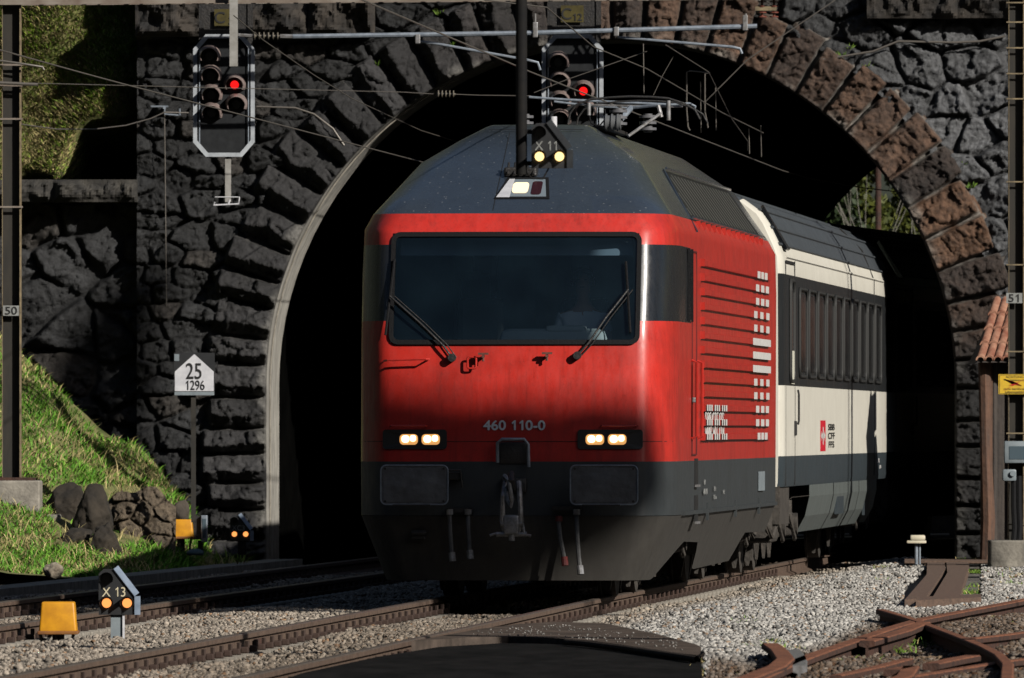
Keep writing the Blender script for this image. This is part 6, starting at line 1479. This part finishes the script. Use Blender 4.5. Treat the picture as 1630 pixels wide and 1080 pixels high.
wb = empty('wall_bracket', P(262, 172, YP-.2), 'small metal wire bracket on the masonry left of signal C3', 'bracket'); bo_ = P(262, 172, YP-.2)
mb = MB(); mb.tube([P(240, 170, YP-.3)-bo_, P(268, 170, YP-.3)-bo_], .012); mb.tube([P(286, 173, YP-.3)-bo_, P(286, 184, YP-.3)-bo_], .012); mb.tube([P(262, 170, YP-.3)-bo_, P(262, 182, YP-.3)-bo_, P(284, 184, YP-.3)-bo_], .012); mb.cyl((0, .2, 0), (0, -.12, 0), .02); mb.build('arm', M['steelpale'], wb)
for i, (a, b, c_, d_, lab) in enumerate(((1093, 115, 1093, 208, 'left'), (1122, 118, 1126, 204, 'right'))):
    wire('wire_hanger', 'thin bent steel frame hanging below the arch crown, %s of a pair' % lab, [P(a+8, b-2, 149), P(a, b, 149), P(a, b+60, 149), P(a+(2 if i == 0 else 4), d_-6, 149), P(a+5, d_, 149)], .010, 'hanger', 'thin hangers below the arch crown')
wire('wire_hanger', 'short level bar joining the two hanging frames', [P(1097, 113, 149), P(1124, 116, 149)], .007, 'hanger', 'thin hangers below the arch crown')
for k_, (a, b, d_, t_) in enumerate(((1115, 130, 212, 'nearest to the bent frames'), (1139, 140, 208, 'one right of the bent frames'), (1192, 205, 245, 'next to last toward the right'), (1211, 200, 250, 'rightmost and shortest'), (1024, 70, 150, 'above the pantograph head'))):
    wire('dropper', 'thin vertical dropper wire below the arch crown, ' + t_, [P(a, b, 150), P(a+1, d_, 150)], .006, 'dropper', 'thin droppers')
wire('stay_wire', 'thin stay crossing from upper right down behind the pantograph', [P(1330, 0, YG+3), P(1190, 95, YG+3), P(1145, 140, YG+3), P(1120, 165, YG+3)], .007)
wire('stay_wire', 'thin wire falling left from the arch crown to the pantograph', [P(1072, 90, YG), P(1055, 120, YG), P(1040, 152, YG)], .004)
wire('stay_wire', 'faint rising wire between signal C12 and arch crown', [P(850, 148, YG), P(900, 128, YG), P(1030, 82, YG)], .005)
wire('stay_wire', 'cable drooping along the masonry from the right spandrel toward mast 51', [P(1310, 95, YP-.25), P(1390, 82, YP-.25), P(1430, 66, YP-.25), P(1520, 68, YP-.25), P(1560, 66, YP-.25), P(1600, 58, YP-.25)], .014)
wire('stay_wire', 'curved conduit on the masonry right of signal C3', [P(408, 170, YP-.28), P(470, 172, YP-.28), P(500, 182, YP-.28), P(530, 205, YP-.3), P(548, 232, YP-.3)], .012)
ib = empty('roof_insulator', P(1228, 18, YG), 'brown insulators on a tan bracket at the right end of the pale tube', 'insulator'); o0 = P(1228, 18, YG)
mb = MB()
for px in (1213, 1232): c0, c1 = P(px, 28, YG)-o0, P(px, -6, YG)-o0; mb.cyl(c0, c1, .016); [mb.cyl(c0+(c1-c0)*t, c0+(c1-c0)*(t+.06), .055, n=12) for t in (.0, .2, .5, .7)]
mb.build('insulator', mat('brown_ceramic', (.16, .05, .035), .3), ib, smooth=True)
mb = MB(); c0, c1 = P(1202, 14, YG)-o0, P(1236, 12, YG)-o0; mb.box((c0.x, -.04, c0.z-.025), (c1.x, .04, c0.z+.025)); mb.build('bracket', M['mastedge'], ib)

# ---------------------------------------------------------------- hillside, trees seen through the tunnel, unseen shade trees
mb = MB(); xs = list(range(-60, 90, 5)); ys = [158.6, 160, 164, 169, 175, 182, 189]; prof_z = [7.4, 8.0, 10.2, 11.8, 12.2, 11.6, 10.6]
v = [(x, y, prof_z[j]+.5*math.sin(x*.4+y)+(0 if x > -4.6 else -3.2*max(0, min(1, (-4.6-x)/3))*(1 if y < 161 else .3))) for j, y in enumerate(ys) for x in xs]; n = len(xs)
fs = [(j*n+i, j*n+i+1, (j+1)*n+i+1, (j+1)*n+i) for j in range(len(ys)-1) for i in range(n-1) if xs[i] >= -4]
mb.add(v, fs); tag(mb.build('hillside', M['soil']), kind='structure')
mb = MB(); mb.box((8.55, 157.1, -.3), (60, 159.5, 8.2)); tag(mb.build('side_wall', M['rock']), 'dark stone retaining wall continuing right of the tunnel portal', 'wall')
mb = MB(); mb.box((-60, 157.7, -.3), (-9.35, 160, 4.5)); tag(mb.build('side_wall', M['rock']), 'dark stone retaining wall continuing left of the wing wall', 'wall')
mb = MB(); xs = list(range(-150, 200, 10)); v = [(x, y, z+2*math.sin(x*.13+y)) for y, z in ((250, -1), (262, 8), (285, 26), (330, 50)) for x in xs]; n = len(xs)
mb.add(v, [(j*n+i, j*n+i+1, (j+1)*n+i+1, (j+1)*n+i) for j in range(3) for i in range(n-1)]); tag(mb.build('far_hill', M['hill']), kind='structure')

mb = MB(); mb.box((0, 201, -.7), (16, 202, P(0, 380, 201).z)); tag(mb.build('retaining_wall', M['rock']), 'dark retaining wall outside the far end of the tunnel, under the trees', 'wall')
def leaves_np(name, centres, radii, n, size, m_, parent, seed, c0=(.02, .045, .01), c1=(.07, .12, .02)):
    rng = np.random.RandomState(seed); i = rng.randint(0, len(centres), n); d = rng.randn(n, 3); d /= np.linalg.norm(d, axis=1)[:, None]; r_ = rng.rand(n)**.45
    p = np.array(centres)[i]+d*r_[:, None]*np.array(radii)[i]
    a = rng.randn(n, 3); a /= np.linalg.norm(a, axis=1)[:, None]; b = np.cross(a, rng.randn(n, 3)); b /= np.linalg.norm(b, axis=1)[:, None]; s = size*rng.uniform(.5, 1.3, n)[:, None]
    v = np.stack([p-a*s, p+b*s*.5, p+a*s, p-b*s*.5], 1).reshape(-1, 3); f = np.arange(4*n).reshape(-1, 4)
    t = rng.rand(n)[:, None]; c = np.array(c0)*(1-t)+np.array(c1)*t
    return npmesh(name, v, f, m_, np.repeat(c, 4, 0), parent)
def tree(name, label, base, h, cen, rad, n, size, seed, bark='bark', limbs=9, group=None, tr=.14, **kw):
    root = empty(name, base, label, 'tree', group); rg_ = random.Random(seed); mb = MB()
    mb.tube([(0, 0, -.5), (.05, .02, h*.3), (-.04, .03, h*.6), (.0, 0, h*.92)], [tr, tr*.8, tr*.55, tr*.15], 8)
    for q in range(limbs):
        c = cen[rg_.randrange(len(cen))]; z = max(h*.25, c[2]-rg_.uniform(.2, 1.)); z = min(z, h*.88); mb.tube([(0, 0, z), (c[0]*.5, c[1]*.5, (z+c[2])/2+.1), tuple(c)], [tr*.35, tr*.2, tr*.06], 5)
    mb.build('trunk', M[bark], root, smooth=True)
    leaves_np('crown', cen, rad, n, size, M['leaf'], root, seed, **kw); return root
def crown_cone(h, z0, r0, n, seed):
    rg_ = random.Random(seed); C_, R_ = [], []
    for k_ in range(n):
        z = z0+(h-z0)*k_/n; r = r0*(1-(z-z0)/(h-z0))+.1; a = rg_.uniform(0, 6.28); C_.append((r*.7*math.cos(a), r*.7*math.sin(a), z)); R_.append((r*.55+.15, r*.55+.15, .35+.2*r))
    return C_, R_
G2 = 'trees seen through the tunnel'
for i, (px, Y, h, r0, lab, col) in enumerate(((1330, 236, 7.4, 1.3, 'dark evergreen tree seen through the tunnel, left part of the gap', None), (1368, 240, 8.2, 1.2, 'dark evergreen with yellow green tips in the middle of the gap', ((.03, .05, .005), (.14, .16, .02))), (1432, 243, 8.4, 1.4, 'yellowish green tree behind the pale bare one at the right of the gap', ((.05, .07, .01), (.22, .24, .04))))):
    C_, R_ = crown_cone(h, 1.0, r0, 34, i+3); kw = dict(c0=(.008, .018, .005), c1=(.03, .05, .01)) if col is None else dict(c0=tuple(q*.5 for q in col[0]), c1=tuple(q*.6 for q in col[1]))
    tree('evergreen_tree', lab, ((px-CX)*Y/F, Y, -.6), h, C_, R_, 9000, .10, i+31, group=G2, **kw)
bt_ = empty('bare_tree', ((1418-CX)*234/F, 234, -.6), 'bare tree with pale branches seen through the tunnel right of the dark pole', 'tree'); rg_ = random.Random(17)
mb = MB()
def branch(p, d, l, r_, lev):
    p2 = p+d*l; mb.tube([p, (p+p2)/2+Vector((rg_.uniform(-.05, .05), 0, .03)), p2], [r_, r_*.8, r_*.55], 5)
    if lev > 0:
        for _ in range(3):
            nd = (d+Vector((rg_.uniform(-.7, .7), rg_.uniform(-.5, .5), rg_.uniform(-.1, .4)))).normalized(); branch(p2, nd, l*.68, r_*.55, lev-1)
for x in (-.15, .15): branch(Vector((x, 0, 0)), Vector((x*.3, 0, 1)).normalized(), 3.3, .035, 4)
mb.build('branches', M['palebark'], bt_)
pp = P(1398, 600, 228); po_ = empty('catenary_mast', (pp.x, 228, -.5), 'dark brown pole standing outside the far end of the tunnel', 'mast', 'catenary masts'); mb = MB(); mb.cyl((0, 0, 0), (0, 0, 9), .055, n=10); mb.build('web', M['rustdark'], po_)

# unseen tree beyond the right edge, crown shaped to shade the locomotive's lower nose
T0 = 40.
shade_c = Vector((-.15, 116, .93)); cc = shade_c - L*T0
base = Vector((cc.x, cc.y, -.6)); rgt = Vector((math.cos(R(AZ)), math.sin(R(AZ)), 0)); upv = rgt.cross(L).normalized()
if upv.z < 0: upv = -upv
cen, rad = [], []
blobs = [(-1.65, 1.90, .50), (-1.30, 1.62, .50), (-.9, 1.46, .46), (-.5, 1.38, .44), (-.1, 1.34, .44), (.3, 1.34, .44), (.64, 1.38, .42), (.92, 1.36, .36), (.98, 1.0, .36), (-1.4, 1.1, .5), (-1.4, .5, .5), (-1.0, .9, .5), (-.9, .4, .5), (-.5, .75, .5), (-.5, .3, .45), (0, .85, .45), (.35, .80, .38), (.7, .80, .36), (-.1, .45, .35)]
for u, zc, rr_ in blobs:
    pt = Vector((u, 116, zc))-L*T0; cen.append(tuple(pt-base)); rad.append((.40, .40, rr_*.92))
for gx_, gy_, r_ in ((-2.5, 116.0, .55), (-3.3, 116.3, .65), (-4.1, 116.8, .7), (-4.9, 117.6, .7), (-4.9, 118.6, .6), (-1.9, 114.9, .45), (-2.5, 114.9, .5), (-3.1, 115.0, .5), (-3.7, 115.3, .5), (-4.3, 115.8, .5)):  # clumps added to shade the ground left of the nose
    pt = Vector((gx_, gy_, -.1))-L*T0; cen.append(tuple(pt-base)); rad.append((r_, r_, r_))
tree('shade_tree', 'unseen leafy tree beyond the right edge, crown shaped to shade the nose', tuple(base), cc.z+.4, cen, rad, 30000, .11, 71, tr=.16, limbs=14)
T1 = 52.; w0 = Vector((-3.9, 157, 2.4)); cc = w0-L*T1; base = Vector((cc.x, cc.y, -.6)); cen, rad = [], []  # unseen tree added, its crown clumps shaped to shade the portal wall
for px, py, r_ in ((392, 330, 22), (372, 365, 34), (350, 405, 42), (325, 450, 46), (300, 495, 46), (280, 545, 50), (265, 600, 46), (300, 600, 50), (335, 520, 45)):
    pt = P(px, py, 156.8)-L*T1; cen.append(tuple(pt-base)); k_ = r_*157/F; rad.append((k_, k_, k_))
tree('evergreen_tree', 'unseen evergreen farther beyond the right edge, added to shade the portal wall', tuple(base), cc.z+1.5, cen, rad, 16000, .12, 73, tr=.2, limbs=14)
# wooded mountains added unseen around the viewer to darken the low sky
mb = MB(); na = 73
for lev in range(5): pass
v = []
for j, (rr_, f_) in enumerate(((300, 0), (420, .35), (560, .7), (720, 1.), (900, .9))):
    for i in range(na):
        a = math.radians(-180+360*i/(na-1)); x_, y_ = math.sin(a)*rr_, 80+math.cos(a)*rr_     # a = 0 looks into the tunnel
        az_ = math.degrees(a); near_sun = math.exp(-((az_-135)/26)**2)+math.exp(-((az_-62)/34)**2)*1.1
        e_ = 30-20*near_sun + 7*math.sin(i*.9)+3*math.sin(i*2.3); v.append((x_, y_, f_*720*math.tan(R(max(5, e_)))-1 + (12*math.sin(i*1.7+j*2) if j else 0)))
mb.add(v, [(j*na+i, j*na+i+1, (j+1)*na+i+1, (j+1)*na+i) for j in range(4) for i in range(na-1)])
tag(mb.build('added_mountains', M['hill'], smooth=True), kind='structure')

# parts that come in several separate pieces: one object each
def split_pieces(name):
    for o in [x for x in bpy.data.objects if x.type == 'MESH' and x.name.split('.')[0] == name]:
        bm = bmesh.new(); bm.from_mesh(o.data); bm.verts.index_update(); seen = {}; isl = []
        for v0 in bm.verts:
            if v0.index in seen: continue
            st = [v0]; seen[v0.index] = len(isl); g_ = []
            while st:
                a = st.pop(); g_.append(a.index)
                for e_ in a.link_edges:
                    b = e_.other_vert(a)
                    if b.index not in seen: seen[b.index] = len(isl); st.append(b)
            isl.append(g_)
        co_ = [v.co.copy() for v in bm.verts]; boxes = [[[min(co_[i][k] for i in g_) for k in range(3)], [max(co_[i][k] for i in g_) for k in range(3)], set(g_)] for g_ in isl]
        ch = True
        while ch:
            ch = False
            for i in range(len(boxes)):
                for j in range(i+1, len(boxes)):
                    A_, B_ = boxes[i], boxes[j]
                    if all(A_[0][k] <= B_[1][k]+.03 and B_[0][k] <= A_[1][k]+.03 for k in range(3)):
                        A_[0] = [min(p, q) for p, q in zip(A_[0], B_[0])]; A_[1] = [max(p, q) for p, q in zip(A_[1], B_[1])]; A_[2] |= B_[2]; boxes.pop(j); ch = True; break
                if ch: break
        bm.free()
        if len(boxes) < 2: continue
        polys = [(tuple(p.vertices), p.material_index) for p in o.data.polygons]
        for bx in boxes:
            ids = sorted(bx[2]); mp = {a: b for b, a in enumerate(ids)}; q = MB(); q.v = [co_[i][:] for i in ids]
            for f, mi in polys:
                if f[0] in mp: q.f.append(tuple(mp[a] for a in f)); q.mi.append(mi)
            n_ = q.build(name, list(o.data.materials), o.parent); n_.location = o.location; n_.rotation_euler = o.rotation_euler
        bpy.data.objects.remove(o)
for nm in ('clamp', 'hose_bracket', 'end_gear', 'fishplate', 'ledge_bracket', 'roof_clip', 'buffer_bolt', 'strip_spring', 'headlight_rail', 'hose_fitting', 'driver_seat', 'vent_grille', 'upright', 'transformer_tank', 'panel_seam'): split_pieces(nm)

# grit lying on the foreground cover
rng = np.random.RandomState(91); xs = rng.uniform(-.3, 1.2, 500); ys = rng.uniform(88, 101, 500); qx = CX+xs*F/ys; qy = HY+(H-.015)*F/ys
k_ = (qy > np.interp(qx, [655, 760, 880, 1040, 1116], [1023, 1005, 993, 1012, 1034])) & (qy < np.interp(qx, [655, 740, 880, 1000, 1116], [1021, 1013, 1013, 1025, 1040])) & (qx > 690) & (qx < 1108)
xs, ys = xs[k_], ys[k_]; n = len(xs); g = rng.uniform(.15, .4, n)
tag(stones('loose_grit', np.stack([xs, ys, 0*xs+.018], -1), rng.uniform(.008, .022, n), np.stack([g, g*.95, g*.88], -1), squash=.5), 'small grit scattered on the dark cover beside the rail', 'grit', kind='stuff')
